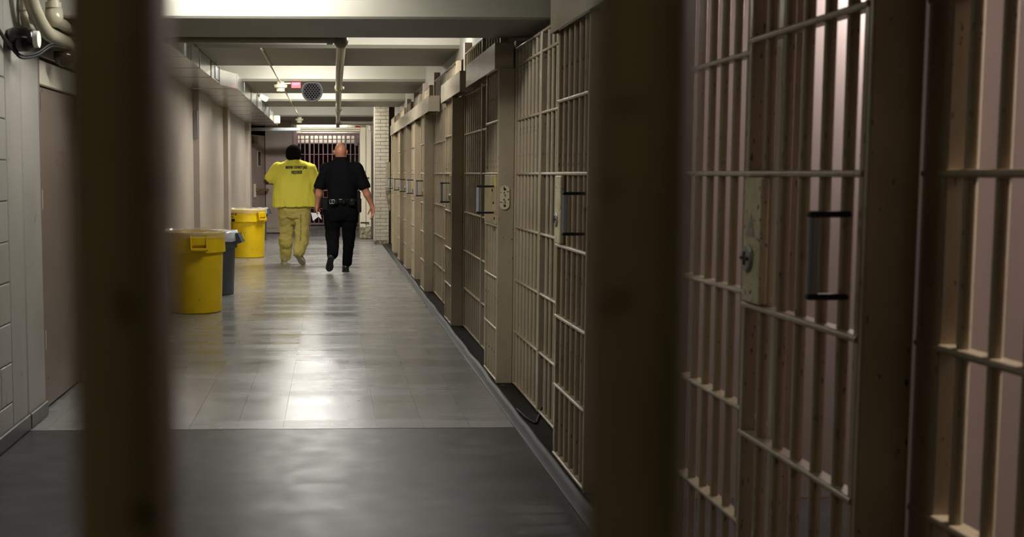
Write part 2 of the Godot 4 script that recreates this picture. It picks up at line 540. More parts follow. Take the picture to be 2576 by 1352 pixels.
func floor_and_curb():
	var fl := struct("floor", slab(Vector3(-2.6, -0.12, -1.6), Vector3(3.4, -0.006, FAR)), M.base, "corridor floor, worn dark grey sheet in front and grey tiles beyond", "floor")
	# the dark sheet in front
	part(fl, "floor_sheet", slab(Vector3(-1.75, -0.006, -1.6), Vector3(3.35, -0.001, 6.095), 0.002), M.sheet)
	part(fl, "cell_floor", slab(Vector3(1.2, -0.005, 6.097), Vector3(3.35, 0.0, 22.0)), M.sheet)
	# tiles: laid one by one as far as they can be told apart, the rest as one part
	var w := 0.2533
	var far := MB.new()
	var k := 0
	for row in 95:
		var d0 := 6.1 + row * w
		if d0 > FAR - 0.3:
			break
		for col in range(-10, 4):
			var x0 := -0.007 + col * w
			var x1 := x0 + w
			var lo := X_LEFT if d0 < 6.6 else -1.68
			if d0 > 23.2: lo = -2.5
			x0 = maxf(x0, lo)
			x1 = minf(x1, X_CURB if d0 < 22.0 else 1.1)
			if x1 - x0 < 0.03:
				continue
			var c := P((x0 + x1) / 2, -0.0025, d0 + w / 2)
			var s := Vector3(x1 - x0 - 0.0010, 0.005, w)
			if row < 15:
				var tip := Vector3(rng.randfn(0, 0.00005), 0, rng.randfn(0, 0.0003))
				part(fl, "floor_tile", box_mesh(s, 0.0), M["tile%d" % rng.randi_range(0, 2)], c, tip)
			else:
				far.box(c, s, 0.0)
			k += 1
	var o := part(fl, "far_floor_tiles", far.mesh(), M.tile0)
	o.set_meta("kind", "stuff")
	# curb under the cell fronts: a rounded nose, then flat
	var c := MB.new()
	var prof := [Vector2(0.988, -0.02), Vector2(0.990, 0.004), Vector2(0.998, 0.010), Vector2(1.024, 0.013), Vector2(1.040, 0.022), Vector2(1.046, 0.0262), Vector2(1.052, 0.0275), Vector2(1.062, 0.0258), Vector2(1.10, 0.0245), Vector2(1.30, 0.0245), Vector2(1.30, -0.02)]
	var rings := []
	var nz := FastNoiseLite.new()
	nz.seed = 5
	nz.frequency = 1.6
	var steps := 160
	for i in steps + 1:
		var d: float = -1.5 + (22.1 + 1.5) * i / steps
		var dx := nz.get_noise_2d(d, 0) * 0.012
		var dy := nz.get_noise_2d(d, 50) * 0.004
		var ring := []
		for q in prof:
			var inner: bool = q.x > 1.0 and q.x < 1.09
			ring.append(P(q.x + (dx if inner else 0.0), q.y + (dy if inner else 0.0), d))
		rings.append(ring)
	for i in steps:
		for j in prof.size() - 1:
			var na := Vector3.ZERO
			var e: Vector2 = prof[j + 1] - prof[j]
			na = Vector3(-e.y, e.x, 0).normalized()
			var e0: Vector2 = prof[j] - prof[maxi(j - 1, 0)]
			var e2: Vector2 = prof[mini(j + 2, prof.size() - 1)] - prof[j + 1]
			var n0 := (na + Vector3(-e0.y, e0.x, 0).normalized()).normalized() if j > 1 else na
			var n1 := (na + Vector3(-e2.y, e2.x, 0).normalized()).normalized() if j < prof.size() - 3 else na
			c.smooth_quad(rings[i][j], rings[i + 1][j], rings[i + 1][j + 1], rings[i][j + 1], n0, n0, n1, n1)
	struct("baseboard_right", c.mesh(), M.curb, "low glossy dark curb under the cell fronts", "curb")

# ---------------------------------------------------------------- walls
func walls():
	# left wall near the viewer: painted blocks, then a smooth pier
	var wl := struct("wall_left", slab(Vector3(-2.1, 0, -1.6), Vector3(X_LEFT - 0.004, 3.0, 5.85)), M.mortar, "left wall near the viewer of painted concrete blocks and a smooth pier", "wall")
	var row := 0
	var y := 0.0
	while y < 2.98:
		var d := 5.85 - (0.0 if row % 2 == 0 else 0.2)
		if row % 2 == 1:
			block(wl, y, 5.85 - 0.2, 5.85)
		while d > 3.7:
			block(wl, y, d - 0.4, d)
			d -= 0.4
		y += 0.2052
		row += 1
	part(wl, "near_wall_face", slab(Vector3(X_LEFT - 0.004, 0, -1.6), Vector3(X_LEFT, 3.0, 3.4)), M.wallnear)
	part(wl, "pier", slab(Vector3(-2.1, 0, 5.852), Vector3(X_LEFT + 0.004, 3.0, 6.13), 0.006), M.wallnear)
	part(wl, "pier", slab(Vector3(-2.1, 0, 6.134), Vector3(X_LEFT + 0.008, 3.0, 6.50), 0.008), M.wallnear)
	# the wall round the first door
	part(wl, "wall_over_door", slab(Vector3(-2.1, 2.03, 6.50), Vector3(X_LEFT, 3.0, 7.62), 0.004), M.wallnear)
	part(wl, "wall_face", slab(Vector3(-2.1, 0, 7.62), Vector3(X_REC, 3.0, 23.35), 0.0), M.wall)
	for pl in [[7.62, 9.0], [10.3, 10.85], [14.18, 15.69], [18.14, 18.5], [22.85, 23.35]]:
		part(wl, "pilaster", slab(Vector3(X_REC - 0.02, 0, pl[0]), Vector3(X_PIL, 2.56, pl[1]), 0.006), M.wall)
	# baseboard
	var bb := struct("baseboard_left", slab(Vector3(X_LEFT, 0, -1.5), Vector3(X_LEFT + 0.02, 0.085, 6.13), 0.006), M.base, "black base strip along the left wall", "baseboard")
	part(bb, "base_strip", slab(Vector3(X_LEFT + 0.005, 0, 6.13), Vector3(X_LEFT + 0.023, 0.085, 6.5), 0.006), M.base)
	part(bb, "base_strip", slab(Vector3(X_REC, 0, 9.0), Vector3(X_REC + 0.012, 0.07, 14.18), 0.004), M.base)
	part(bb, "base_strip", slab(Vector3(X_REC, 0, 15.69), Vector3(X_REC + 0.012, 0.07, 18.14), 0.004), M.base)
	# first door
	var d1 := struct("door_1", slab(Vector3(-1.70, 0.012, 6.58), Vector3(-1.655, 1.865, 7.52), 0.004), M.browndoor, "brown steel door in the left wall beyond the block pier", "door")
	for f in [[6.505, 6.575, 0.0, 2.03], [7.525, 7.615, 0.0, 2.03]]:
		part(d1, "frame", slab(Vector3(-1.76, f[2], f[0]), Vector3(-1.632, f[3], f[1]), 0.006), M.browndoor)
	part(d1, "frame", slab(Vector3(-1.76, 1.87, 6.577), Vector3(-1.634, 2.012, 7.523), 0.006), M.cream)
	for h in [0.36, 1.17, 1.72]:
		var b := MB.new()
		b.lathe([Vector2(0, 0), Vector2(0.011, 0), Vector2(0.011, 0.11), Vector2(0, 0.11)], 10)
		part(d1, "hinge", b.mesh(), M.cream if h < 1.7 else M.dark, P(-1.648, h, 6.60))
	for s in [[1.50, 0.05], [1.42, 0.03]]:
		part(d1, "notice", slab(Vector3(-1.6555, s[0], 7.02), Vector3(-1.653, s[0] + s[1], 7.22)), M.noticepaper)
	# recess at the far left, behind the last pilaster
	var lf := struct("wall_left", slab(Vector3(-2.7, 0, 23.35), Vector3(-2.5, 3.0, FAR)), M.wall, "dark side recess wall at the far left", "wall")
	part(lf, "recess_return", slab(Vector3(-2.5, 0, 23.35), Vector3(-2.1, 3.0, 23.45)), M.wall)
	# behind the viewer
	struct("wall_back", slab(Vector3(-2.1, 0, -1.8), Vector3(3.5, 3.05, -1.6)), M.gatebar, "wall behind the viewer", "wall")
	# upper wall over the cell fronts, back wall of the cells, partitions
	var wr := struct("wall_right", slab(Vector3(3.3, -0.1, -1.6), Vector3(3.5, 3.05, 22.9)), M.cell, "right wall, the back and partitions of the cells and the strip over the cell fronts", "wall")
	part(wr, "upper_wall", slab(Vector3(1.225, 2.20, -1.5), Vector3(1.36, 3.0, 6.40), 0.004), M.ceil)
	part(wr, "upper_wall", slab(Vector3(1.225, 2.425, 7.40), Vector3(1.36, 3.0, 22.14), 0.004), M.ceil)
	part(wr, "cell_roof", slab(Vector3(1.36, 2.5, -1.5), Vector3(3.3, 2.6, 6.40)), M.cell)
	part(wr, "cell_roof", slab(Vector3(1.36, 2.5, 7.40), Vector3(3.3, 2.6, 22.14)), M.cell)
	for i in DN.size():
		part(wr, "cell_partition", slab(Vector3(1.162, 0, DN[i] - 0.02), Vector3(3.3, 2.5 if i != 2 else 2.2, DN[i] + 0.06)), M.cell)

func block(wl: Node3D, y: float, d0: float, d1: float):
	var s := Vector3(0.01, 0.2052 - 0.008, d1 - d0 - 0.008)
	part(wl, "block", box_mesh(s, 0.003), M.wallnear, P(X_LEFT - 0.002 + rng.randf() * 0.0012, y + 0.1026, (d0 + d1) / 2))

# ---------------------------------------------------------------- ceiling
func ceiling_beams():
	var c := struct("ceiling", slab(Vector3(-2.7, 3.0, -1.7), Vector3(3.5, 3.13, FAR)), M.ceil, "cream concrete ceiling crossed by deep beams", "ceiling")
	part(c, "beam", slab(Vector3(-1.70, 2.227, 6.47), Vector3(3.3, 3.0, 7.37), 0.012), M.ceil)
	for bm in [[11.0, 12.85], [14.95, 17.2], [18.97, 20.66], [24.1, 28.2]]:
		var b := MB.new()
		var h := 2.555
		b.prism([Vector2(-bm[0], 3.0), Vector2(-bm[0], h + 0.03), Vector2(-bm[0] - 0.04, h), Vector2(-bm[1] + 0.02, h), Vector2(-bm[1], h + 0.02), Vector2(-bm[1], 3.0)], "x", -1.70 if bm[0] < 22 else -2.5, 1.225 if bm[0] < 22 else 1.8)
		part(c, "beam", b.mesh(), M.ceil)
	part(c, "beam", slab(Vector3(-1.70, 2.40, 1.9), Vector3(1.2, 3.0, 2.9), 0.012), M.ceil)  # out of view, put here to shade the nearest cell fronts

# ---------------------------------------------------------------- cells
const DN := [2.265, 4.732, 7.278, 10.059, 13.009, 14.554, 16.124, 17.605, 19.385]   # near edge of each door
const DF := [2.925, 5.395, 7.88, 10.669, 13.586, 15.144, 16.75, 18.27, 19.953]      # far edge
const ORD := ["first", "second", "third", "fourth", "fifth", "sixth", "seventh", "eighth", "ninth"]
const RAILS := [0.037, 0.37, 0.70, 1.035, 1.37, 1.705, 2.04]

func cells():
	for i in DN.size():
		cell_door(i)
		lock_post(i)
		track_cover(i)
	grille(-1, 0.55, DN[0] - 0.03, 0.104, -1.0)
	for i in DN.size():
		var far: float = DN[i + 1] - 0.03 if i + 1 < DN.size() else 22.1
		var pitch: float = [0.108, 0.121, 0.138, 0.146, 0.146, 0.146, 0.146, 0.146, 0.146][i]
		grille(i, DF[i] + 0.012, far, pitch, DF[i] + 0.97 if i != 3 else DF[i] + 1.2)
	unseen_cell_lamps()

func grille(i: int, d0: float, d1: float, pitch: float, mid: float):
	var where: String
	if i < 0:
		where = "barred cell front nearest the viewer, its bars against a pinkish cell wall"
	elif i == 8:
		where = "barred cell front at the far end beside the white brick pier"
	else:
		where = "barred tan cell front between the %s and %s cell doors from the viewer" % [ORD[i], ORD[i + 1]]
	var o := thing("cell_grille", where, "bars", P(1.183, 0, d0), "barred cell fronts")
	var top := 2.15 if i == 1 else 2.40
	var len := d1 - d0
	var rails := RAILS.duplicate()
	rails[6] = 2.04
	rails.append(top)
	for y in rails:
		part(o, "rail", rail_mesh(0.046, 0.016, len), M.bar, Vector3(0, y, -len / 2))
	# flat end plates and the middle mullion
	var plates := [0.02, len - 0.02]
	if i < 0:
		plates = [0.02, len - 0.040]
	if mid > d0 + 0.3 and mid < d1 - 0.3:
		plates.append(mid - d0)
	for p in plates:
		var wd := 0.09 if i < 0 and p > 0.3 else 0.036
		part(o, "mullion", box_mesh(Vector3(0.052 if wd < 0.05 else 0.042, top - 0.03, wd), 0.004), M.bar, Vector3(0.0 if wd < 0.05 else 0.003, 0.03 + (top - 0.03) / 2, -p))
	var d := pitch * 0.75
	if i < 0:
		d = fposmod(2.096 - d0, pitch)
	while d < len - 0.03:
		var clash := false
		for p in plates:
			if absf(p - d) < 0.034: clash = true
		if not clash:
			part(o, "bar", rod_mesh(0.0125 if i <= 0 else 0.0155, top - 0.035), M.bar, Vector3(0, 0.03, -d))
		d += pitch

func cell_door(i: int):
	var n: float = DN[i]
	var f: float = DF[i]
	var len := f - n
	var look: String = ["with a pale lock plate, a black bracket handle and a wide view of its bars", "with a pale lock plate and a round keyhole cover", "with a solid lock panel and a yellow label", "with a shiny lock on its near edge", "with a steel pull and a shiny lock", "", "", "", ""][i]
	var lab := "tan barred sliding cell door, %s from the viewer" % ORD[i]
	if look != "": lab += " " + look
	if lab.split(" ").size() > 16:
		lab = "tan barred cell door %s from the viewer, %s" % [ORD[i], look.replace("with ", "")]
	if lab.split(" ").size() > 16:
		lab = "tan barred cell door nearest the viewer, with a pale lock plate and black handle"
	var o := thing("cell_door", lab, "cell door", P(1.08, 0, n), "sliding cell doors")
	for y in RAILS:
		part(o, "rail", rail_mesh(0.046, 0.016, len - 0.012), M.door, Vector3(0, y, -len / 2))
	for s in [0.013, len - 0.013]:
		part(o, "stile", box_mesh(Vector3(0.036, 2.004, 0.026), 0.004), M.door, Vector3(0, 1.0385, -s))
	var nb := 5 if i < 2 else 4
	for k in nb:
		var d := len * (k + 1.0) / (nb + 1.0)
		part(o, "bar", rod_mesh(0.0132 if i == 0 else 0.0145, 2.004), M.door, Vector3(0, 0.0365, -d))
	# lock plate between two rails
	var pw := 0.12
	var pc := len - 0.026 - pw / 2
	if i == 2:
		pw = len - 0.06
		pc = len / 2
	elif i > 2:
		pc = 0.026 + pw / 2
	var pl := part(o, "lock_plate", box_mesh(Vector3(0.02, 0.315, pw), 0.004), M.plate if i < 2 else M.door, Vector3(-0.019, 1.2025, -pc))
	if i != 2:
		var b := MB.new()
		b.lathe([Vector2(0, 0.0), Vector2(0.036, 0.0), Vector2(0.036, 0.003), Vector2(0.031, 0.008), Vector2(0, 0.01)], 24)
		b.moved(Transform3D(Basis(Vector3(0, 0, 1), PI / 2), Vector3.ZERO))
		var kd := 0.02 if i < 2 else -0.01
		var es := part(pl, "keyhole_cover", b.mesh(), M.knob if i < 2 else M.steel, Vector3(-0.010, -0.045, -kd))
		if i < 2: es.set_meta("label", "round metal keyhole cover with a dark cross")
		var x := MB.new()
		x.box(Vector3(0, 0, 0), Vector3(0.006, 0.034, 0.006), 0.001)
		x.box(Vector3(0, 0, 0), Vector3(0.006, 0.008, 0.05), 0.001)
		part(pl, "keyhole", x.mesh(), M.black, Vector3(-0.020, -0.045, -kd))
		if i == 0:
			var a := MB.new()   # worn triangle of scraped paint over the keyhole
			a.prism([Vector2(-0.028, 0), Vector2(0.028, 0), Vector2(0.004, 0.055)], "x", -0.001, 0.001)
			part(pl, "scraped_mark", a.mesh(), M.knob, Vector3(-0.0105, 0.01, -kd + 0.012))
	else:
		part(pl, "label", box_mesh(Vector3(0.002, 0.066, 0.05), 0.0), M.yellowlabel, Vector3(-0.0112, 0.115, pw / 2 - 0.03))
		for q in [[-0.02, 0.10], [0.06, 0.16], [-0.12, 0.05]]:
			part(pl, "bolt_head", rod_mesh(0.008, 0.006, 10), M.dark, Vector3(-0.0095, q[0], pw / 2 - q[1]), Vector3(0, 0, PI / 2))
	# pull handle: two black arms and a steel grip
	var hd: float = [0.045, 0.03, 0.12, 0.11, 0.10, 0.1, 0.1, 0.1, 0.1][i]
	var hx: float = [-0.097, -0.105, -0.13, -0.10, -0.10, -0.10, -0.10, -0.10, -0.1][i]
	var h := part(o, "handle", tube_mesh([Vector3(0, -0.078, 0), Vector3(0, 0.078, 0)], 0.0115), M.grip, Vector3(hx, 1.203, -hd))
	h.set_meta("label", "steel pull handle on black arms")
	for s in [-1, 1]:
		part(h, "arm", box_mesh(Vector3(-hx - 0.01, 0.013, 0.024), 0.004), M.black, Vector3((-hx - 0.01) / 2 - 0.012, s * 0.0845, 0))

func tube_mesh(pts: Array, r, seg := 12) -> Mesh:
	var b := MB.new()
	b.tube(pts, r, seg)
	return b.mesh()

func lock_post(i: int):
	var lab: String = "tan steel lock post at the near edge of the %s cell door from the viewer" % ORD[i]
	if i == 2: lab = "tan steel lock post with an oval plate beside the third cell door"
	var o := thing("lock_post", lab, "post", P(1.106, 0, DN[i] - 0.024), "lock posts between the cells")
	var b := MB.new()
	b.box(Vector3(0, 1.029, 0), Vector3(0.104, 2.002, 0.02), 0.004)
	b.box(Vector3(0.031, 1.029, -0.045), Vector3(0.040, 2.002, 0.07), 0.003)
	part(o, "column", b.mesh(), M.post)
	var f := MB.new()
	f.lathe([Vector2(0, 0.0235), Vector2(0.046, 0.0235), Vector2(0.043, 0.0275), Vector2(0.03, 0.0285), Vector2(0, 0.0285)], 20)
	part(o, "dark_disc", f.mesh(), M.dark, Vector3(0.0, 0.0, 0.012))  # dark disc standing for the reflection under the post
	if i == 2:
		var pts := []
		for k in 24:
			var a := TAU * k / 24
			pts.append(Vector2(cos(a) * 0.030, sin(a) * 0.030 + (0.046 if sin(a) > 0.001 else -0.046)))
		var p := MB.new()
		p.prism(pts, "z", 0.0, 0.007)
		var pp := part(o, "oval_plate", p.mesh(), M.plate, Vector3(-0.008, 1.219, 0.010))
		for s in [0.052, -0.052]:
			part(pp, "screw_hole", rod_mesh(0.0075, 0.002, 12), M.black, Vector3(0, s, 0.0068), Vector3(PI / 2, 0, 0))
		for q in [[0.002, 0.012], [-0.006, -0.012], [0.003, -0.034], [-0.004, 0.03], [0.001, -0.022]]:
			part(pp, "scratch", box_mesh(Vector3(0.005, 0.012, 0.001), 0.0), M.black, Vector3(q[0], q[1], 0.0073), Vector3(0, 0, q[0] * 120))

const COVER := [[1.50, 2.985], [3.86, 5.43], [7.26, 8.81], [9.23, 10.81], [12.16, 13.66], [13.68, 15.28], [15.30, 16.89], [16.91, 18.34], [18.36, 19.98]]

func track_cover(i: int):
	var a: float = COVER[i][0]
	var z: float = COVER[i][1]
	var len := z - a
	var o := thing("track_cover", "glossy tan steel track box over the %s cell door from the viewer" % ORD[i], "track box", P(1.03, 0, a), "track boxes over the cell doors")
	var b := MB.new()
	b.box(Vector3(0.003, 2.105, -len / 2), Vector3(0.006, 0.165, len - 0.002), 0.002)
	b.box(Vector3(0.0605, 2.1855, -len / 2), Vector3(0.115, 0.004, len - 0.002), 0.001)
	b.box(Vector3(0.0605, 2.105, -0.003), Vector3(0.115, 0.165, 0.005), 0.002)
	b.box(Vector3(0.0605, 2.105, -len + 0.003), Vector3(0.115, 0.165, 0.005), 0.002)
	b.box(Vector3(0.1165, 2.12, -len / 2), Vector3(0.004, 0.135, len - 0.012), 0.001)
	part(o, "casing", b.mesh(), M.cover)
	part(o, "track", box_mesh(Vector3(0.02, 0.03, len - 0.03), 0.004), M.dark, Vector3(0.05, 2.145, -len / 2))

func unseen_cell_lamps():
	var k := 0
	for q in [[2.5, 2.33, 2.13], [2.4, 2.33, 4.58]]:  # lamps out of view, placed to wash the partitions from above
		var o := thing("unseen_cell_light", "unseen light high in the %s cell, placed to light its partition" % ["nearest", "second"][k], "cell light", P(q[0], q[1], q[2]), "cell lights")
		var b := MB.new()
		b.box(Vector3(0, 0.09, 0), Vector3(0.34, 0.04, 0.12), 0.006)
		b.box(Vector3(0, 0.14, 0), Vector3(0.05, 0.07, 0.05), 0.006)
		part(o, "housing", b.mesh(), M.white)
		var l := MB.new()
		l.box(Vector3(0, 0.055, 0), Vector3(0.3, 0.03, 0.11), 0.008)
		var e: StandardMaterial3D = M.glow.duplicate()
		e.emission = Color(1.0, 0.93, 0.90)
		e.emission_energy_multiplier = 2.0
		part(o, "lamp_lens", l.mesh(), e)
		var a := AreaLight3D.new()
		a.name = "lamp_light"
		a.area_size = Vector2(0.28, 0.1)
		a.light_energy = [CELL_LIGHT, CELL_LIGHT * 0.5][k]
		a.light_color = Color(1.0, 0.955, 0.935)
		a.area_range = 8.0
		a.shadow_enabled = true
		o.add_child(a)
		a.position = Vector3(0, 0.038, 0)
		a.rotation = Vector3(-PI / 2, 0, 0)
		k += 1

const CELL_LIGHT := 4.0

# ---------------------------------------------------------------- far end of the corridor
func far_end():
	# white brick pier closing the row of cells
	var pr := struct("wall_end", slab(Vector3(0.852, 0.0, 22.156), Vector3(1.122, 3.0, 22.9), 0.0), M.mortar, "white painted brick pier at the far end of the cell row", "brick pier")
	part(pr, "side_face", slab(Vector3(0.846, 0.075, 22.15), Vector3(0.853, 3.0, 22.9), 0.002), M.brick)
	part(pr, "dirty_foot", slab(Vector3(0.843, 0.0, 22.143), Vector3(1.124, 0.078, 22.9), 0.004), M.dirty)
	var row := 0
	var y := 0.082
	while y < 2.95:
		var x := 0.854
		var cuts: Array = [0.103, 0.164] if row % 2 == 0 else [0.208, 0.059]
		for w in cuts:
			part(pr, "brick", box_mesh(Vector3(w - 0.008, 0.0625, 0.02), 0.003), M.brick, P(x + w / 2, y + 0.035, 22.153 + rng.randf() * 0.002))
			x += w
		y += 0.0703
		row += 1
	var we := struct("wall_end", slab(Vector3(0.90, 0, 24.32), Vector3(2.0, 3.0, 24.42)), M.wall, "dim wall behind the white door frame", "wall")
	part(we, "side_return", slab(Vector3(1.122, 0, 22.9), Vector3(1.3, 3.0, 24.32)), M.wall)
	var ws := struct("wall_end", slab(Vector3(-1.49, 0, 26.35), Vector3(-0.885, 3.0, 26.5), 0.006), M.pinkdoor, "pinkish wall panel left of the barred gate", "wall")
	part(ws, "kick_strip", slab(Vector3(-1.488, 0.118, 26.343), Vector3(-0.89, 0.126, 26.35)), M.dirty)
	part(ws, "base_strip", slab(Vector3(-1.49, 0.0, 26.34), Vector3(-0.886, 0.025, 26.35)), M.black)
	part(ws, "wall_return", slab(Vector3(-1.2, 0, 26.5), Vector3(-1.1, 3.0, 31.0)), M.wall)
	part(ws, "wall_return", slab(Vector3(0.92, 0, 24.42), Vector3(1.02, 3.0, 31.0)), M.wall)
	# white door frame
	var fr := struct("door_3", slab(Vector3(0.607, 0.02, 24.05), Vector3(0.735, 2.33, 24.3), 0.012), M.cream, "cream steel door frame with a scuffed foot before the barred gate", "door frame")
	part(fr, "jamb", slab(Vector3(0.738, 0.02, 24.07), Vector3(0.85, 2.33, 24.3), 0.012), M.cream)
	part(fr, "jamb_foot", slab(Vector3(0.603, 0.0, 24.042), Vector3(0.853, 0.27, 24.31), 0.02), M.dirty)
	part(fr, "header", slab(Vector3(-0.62, 2.285, 24.05), Vector3(0.607, 2.325, 24.3), 0.004), M.cream)
	part(fr, "header", slab(Vector3(-0.62, 2.243, 24.07), Vector3(0.607, 2.281, 24.3), 0.004), M.cream)
	part(fr, "door_track", slab(Vector3(-2.0, 2.255, 24.05), Vector3(-0.622, 2.325, 24.2), 0.004), M.steel)
	for h in [0.335, 1.27]:
		part(fr, "strike_plate", slab(Vector3(0.62, h, 24.036), Vector3(0.80, h + 0.022, 24.052)), M.black)
	part(fr, "corner_bracket", slab(Vector3(0.78, 2.26, 24.02), Vector3(0.83, 2.36, 24.07), 0.004), M.cream)
	# open door leaf with a push bar
	var d := thing("exit_door", "pinkish steel door leaf standing open at the far left, with a push bar", "door", P(-1.49, 0, 26.33))
	d.rotation.y = -0.26
	part(d, "leaf", box_mesh(Vector3(0.045, 2.2, 0.93), 0.004), M.pinkdoor, Vector3(-0.03, 1.125, 0.47))
	part(d, "vision_frame", box_mesh(Vector3(0.012, 0.36, 0.24), 0.003), M.cream, Vector3(-0.005, 1.70, 0.42))
	part(d, "vision_pane", box_mesh(Vector3(0.012, 0.31, 0.17), 0.001), M.glass, Vector3(-0.001, 1.70, 0.42))
	part(d, "door_closer", box_mesh(Vector3(0.07, 0.16, 0.22), 0.008), M.brass, Vector3(0.03, 2.11, 0.80))
	part(d, "push_bar_housing", box_mesh(Vector3(0.05, 0.30, 0.07), 0.01), M.ivory, Vector3(0.018, 0.99, 0.80))
	part(d, "push_bar", tube_mesh(bend([Vector3(0.03, 1.0, 0.80), Vector3(0.11, 1.0, 0.74), Vector3(0.11, 1.0, 0.12), Vector3(0.0, 1.0, 0.06)], 0.05), 0.03, 10), M.brass)
	# pink barred gate
	var g := thing("barred_gate", "pink painted barred gate across the far end of the corridor", "gate", P(0, 0, 30.1))
	for r in [[2.39, 0.06, 0.05], [2.265, 0.016, 0.04], [2.155, 0.03, 0.05], [1.868, 0.014, 0.04], [1.40, 0.014, 0.04], [0.93, 0.03, 0.05], [0.46, 0.014, 0.04], [0.06, 0.05, 0.05]]:
		part(g, "rail", box_mesh(Vector3(1.66, r[1], r[2]), 0.004), M.pink, Vector3(-0.065, r[0], 0))
	for x in [-0.547, 0.39, -0.87, 0.745]:
		part(g, "upright", box_mesh(Vector3(0.05, 2.4, 0.058), 0.005), M.pink, Vector3(x, 1.21, 0))
	var x0 := -0.79
	while x0 < 0.72:
		if absf(x0 + 0.547) > 0.05 and absf(x0 - 0.39) > 0.05:
			part(g, "bar", rod_mesh(0.0155, 2.35, 10), M.pink, Vector3(x0, 0.04, 0))
		x0 += 0.119
	part(g, "lock_box", box_mesh(Vector3(0.09, 0.26, 0.08), 0.006), M.pink, Vector3(0.66, 2.22, 0.03))
	single("steel_post", rod_mesh(0.062, 3.0, 20), M.pink, "pale pink round steel post left of the barred gate", "post", P(-0.94, 0, 30.02))
	# lit brick beam over the gate, and the dark room beyond
	var bw := struct("trim_1", slab(Vector3(-1.1, 2.165, 30.66), Vector3(0.92, 3.0, 31.0)), M.brick, "white brick beam face over the gate", "beam")
	row = 0
	y = 2.168
	while y < 2.92:
		var x := -1.1 - (0.1 if row % 2 == 0 else 0.0)
		while x < 0.92:
			var a := maxf(x, -1.1)
			var b := minf(x + 0.208, 0.92)
			if b - a > 0.03:
				part(bw, "brick", box_mesh(Vector3(b - a - 0.008, 0.0925, 0.02), 0.003), M.brick, P((a + b) / 2, y + 0.05, 30.652))
			x += 0.208
		y += 0.1
		row += 1
	var wf := struct("wall_end", slab(Vector3(-2.6, 0, 33.6), Vector3(2.4, 3.0, FAR)), M.browndoor, "dark end wall of the room behind the gate", "wall")
	part(wf, "side_wall", slab(Vector3(1.9, 0, 31.0), Vector3(2.0, 3.0, 33.6)), M.browndoor)
	part(wf, "cross_wall", slab(Vector3(0.92, 0, 31.0), Vector3(2.0, 3.0, 31.06)), M.browndoor)
	part(wf, "cross_wall", slab(Vector3(-2.6, 0, 31.0), Vector3(-1.1, 3.0, 31.06)), M.browndoor)
	var cu := thing("red_screen", "dark red folded screen standing behind the barred gate", "screen", P(-0.1, 0, 32.4))
	for k in 5:
		part(cu, "screen_panel", box_mesh(Vector3(0.26, 1.9, 0.03), 0.006), M.maroon, Vector3(-0.48 + k * 0.24, 0.97, 0), Vector3(0, 0.35 if k % 2 == 0 else -0.35, 0))
	var bell := MB.new()
	bell.lathe([Vector2(0, 0.0), Vector2(0.055, 0.0), Vector2(0.052, 0.018), Vector2(0.035, 0.034), Vector2(0, 0.04)], 20, Vector3.ZERO, true)
	single("alarm_bell", bell.mesh(), M.red, "small red alarm dome on top of the cream door frame", "alarm", P(0.565, 2.326, 24.12))
	# things at the end of the cell row
	var lb := thing("lock_control_box", "tan steel box fixed beside the last cell door near the brick pier", "box", P(1.03, 1.15, 20.65))
	part(lb, "case", box_mesh(Vector3(0.07, 0.425, 0.10), 0.005), M.cover, Vector3(0, 0.2125, 0))
	part(lb, "cover_plate", box_mesh(Vector3(0.06, 0.38, 0.006), 0.002), M.cover, Vector3(0, 0.2125, 0.053))
	part(lb, "bracket", box_mesh(Vector3(0.10, 0.03, 0.03), 0.003), M.bar, Vector3(0.08, 0.2, 0))
	var bag := MB.new()
	bag.prism([Vector2(-0.045, 0.42), Vector2(0.05, 0.44), Vector2(0.05, 0.02), Vector2(0.025, 0.0), Vector2(0.0, 0.12)], "z", -0.05, 0.05)
	single("hanging_pouch", bag.mesh(), M.dirty, "brown cloth pouch hanging under the tan box by the brick pier", "pouch", P(1.02, 0.70, 20.68))

# ---------------------------------------------------------------- the gate the viewer looks through
func front_gate():
	var o := thing("front_gate", "dark out of focus barred gate right in front of the viewer", "gate", P(0.0135, 0, 0.29))
	for k in range(-6, 6):
		part(o, "bar", rod_mesh(0.0130, 1.88, 24), M.gatebar, Vector3((k + 0.5) * 0.131, 0.04, 0))
	for y in [0.04, 0.62, 1.90]:
		part(o, "rail", box_mesh(Vector3(1.66, 0.014, 0.05), 0.005), M.gatebar, Vector3(0, y, 0))
	for s in [-1, 1]:
		part(o, "upright", box_mesh(Vector3(0.05, 1.93, 0.06), 0.005), M.gatebar, Vector3(s * 0.85, 0.965, 0))
	# added wall round the gate, out of view; keeps the rear lamp off the cells
	var w := struct("added_wall_front", slab(Vector3(-1.63, 2.05, 0.26), Vector3(1.15, 3.0, 0.32), 0.006), M.gatebar, "added steel wall over the front gate, out of view, blocking light from behind", "wall")
	part(w, "added_side_panel", slab(Vector3(-1.63, 0, 0.26), Vector3(-0.87, 1.945, 0.32), 0.006), M.gatebar)
	part(w, "added_side_panel", slab(Vector3(0.90, 0, 0.26), Vector3(1.15, 1.945, 0.32), 0.006), M.gatebar)
	part(w, "added_vestibule_wall", slab(Vector3(1.15, 0, -1.6), Vector3(1.2, 3.0, 0.32), 0.006), M.gatebar)

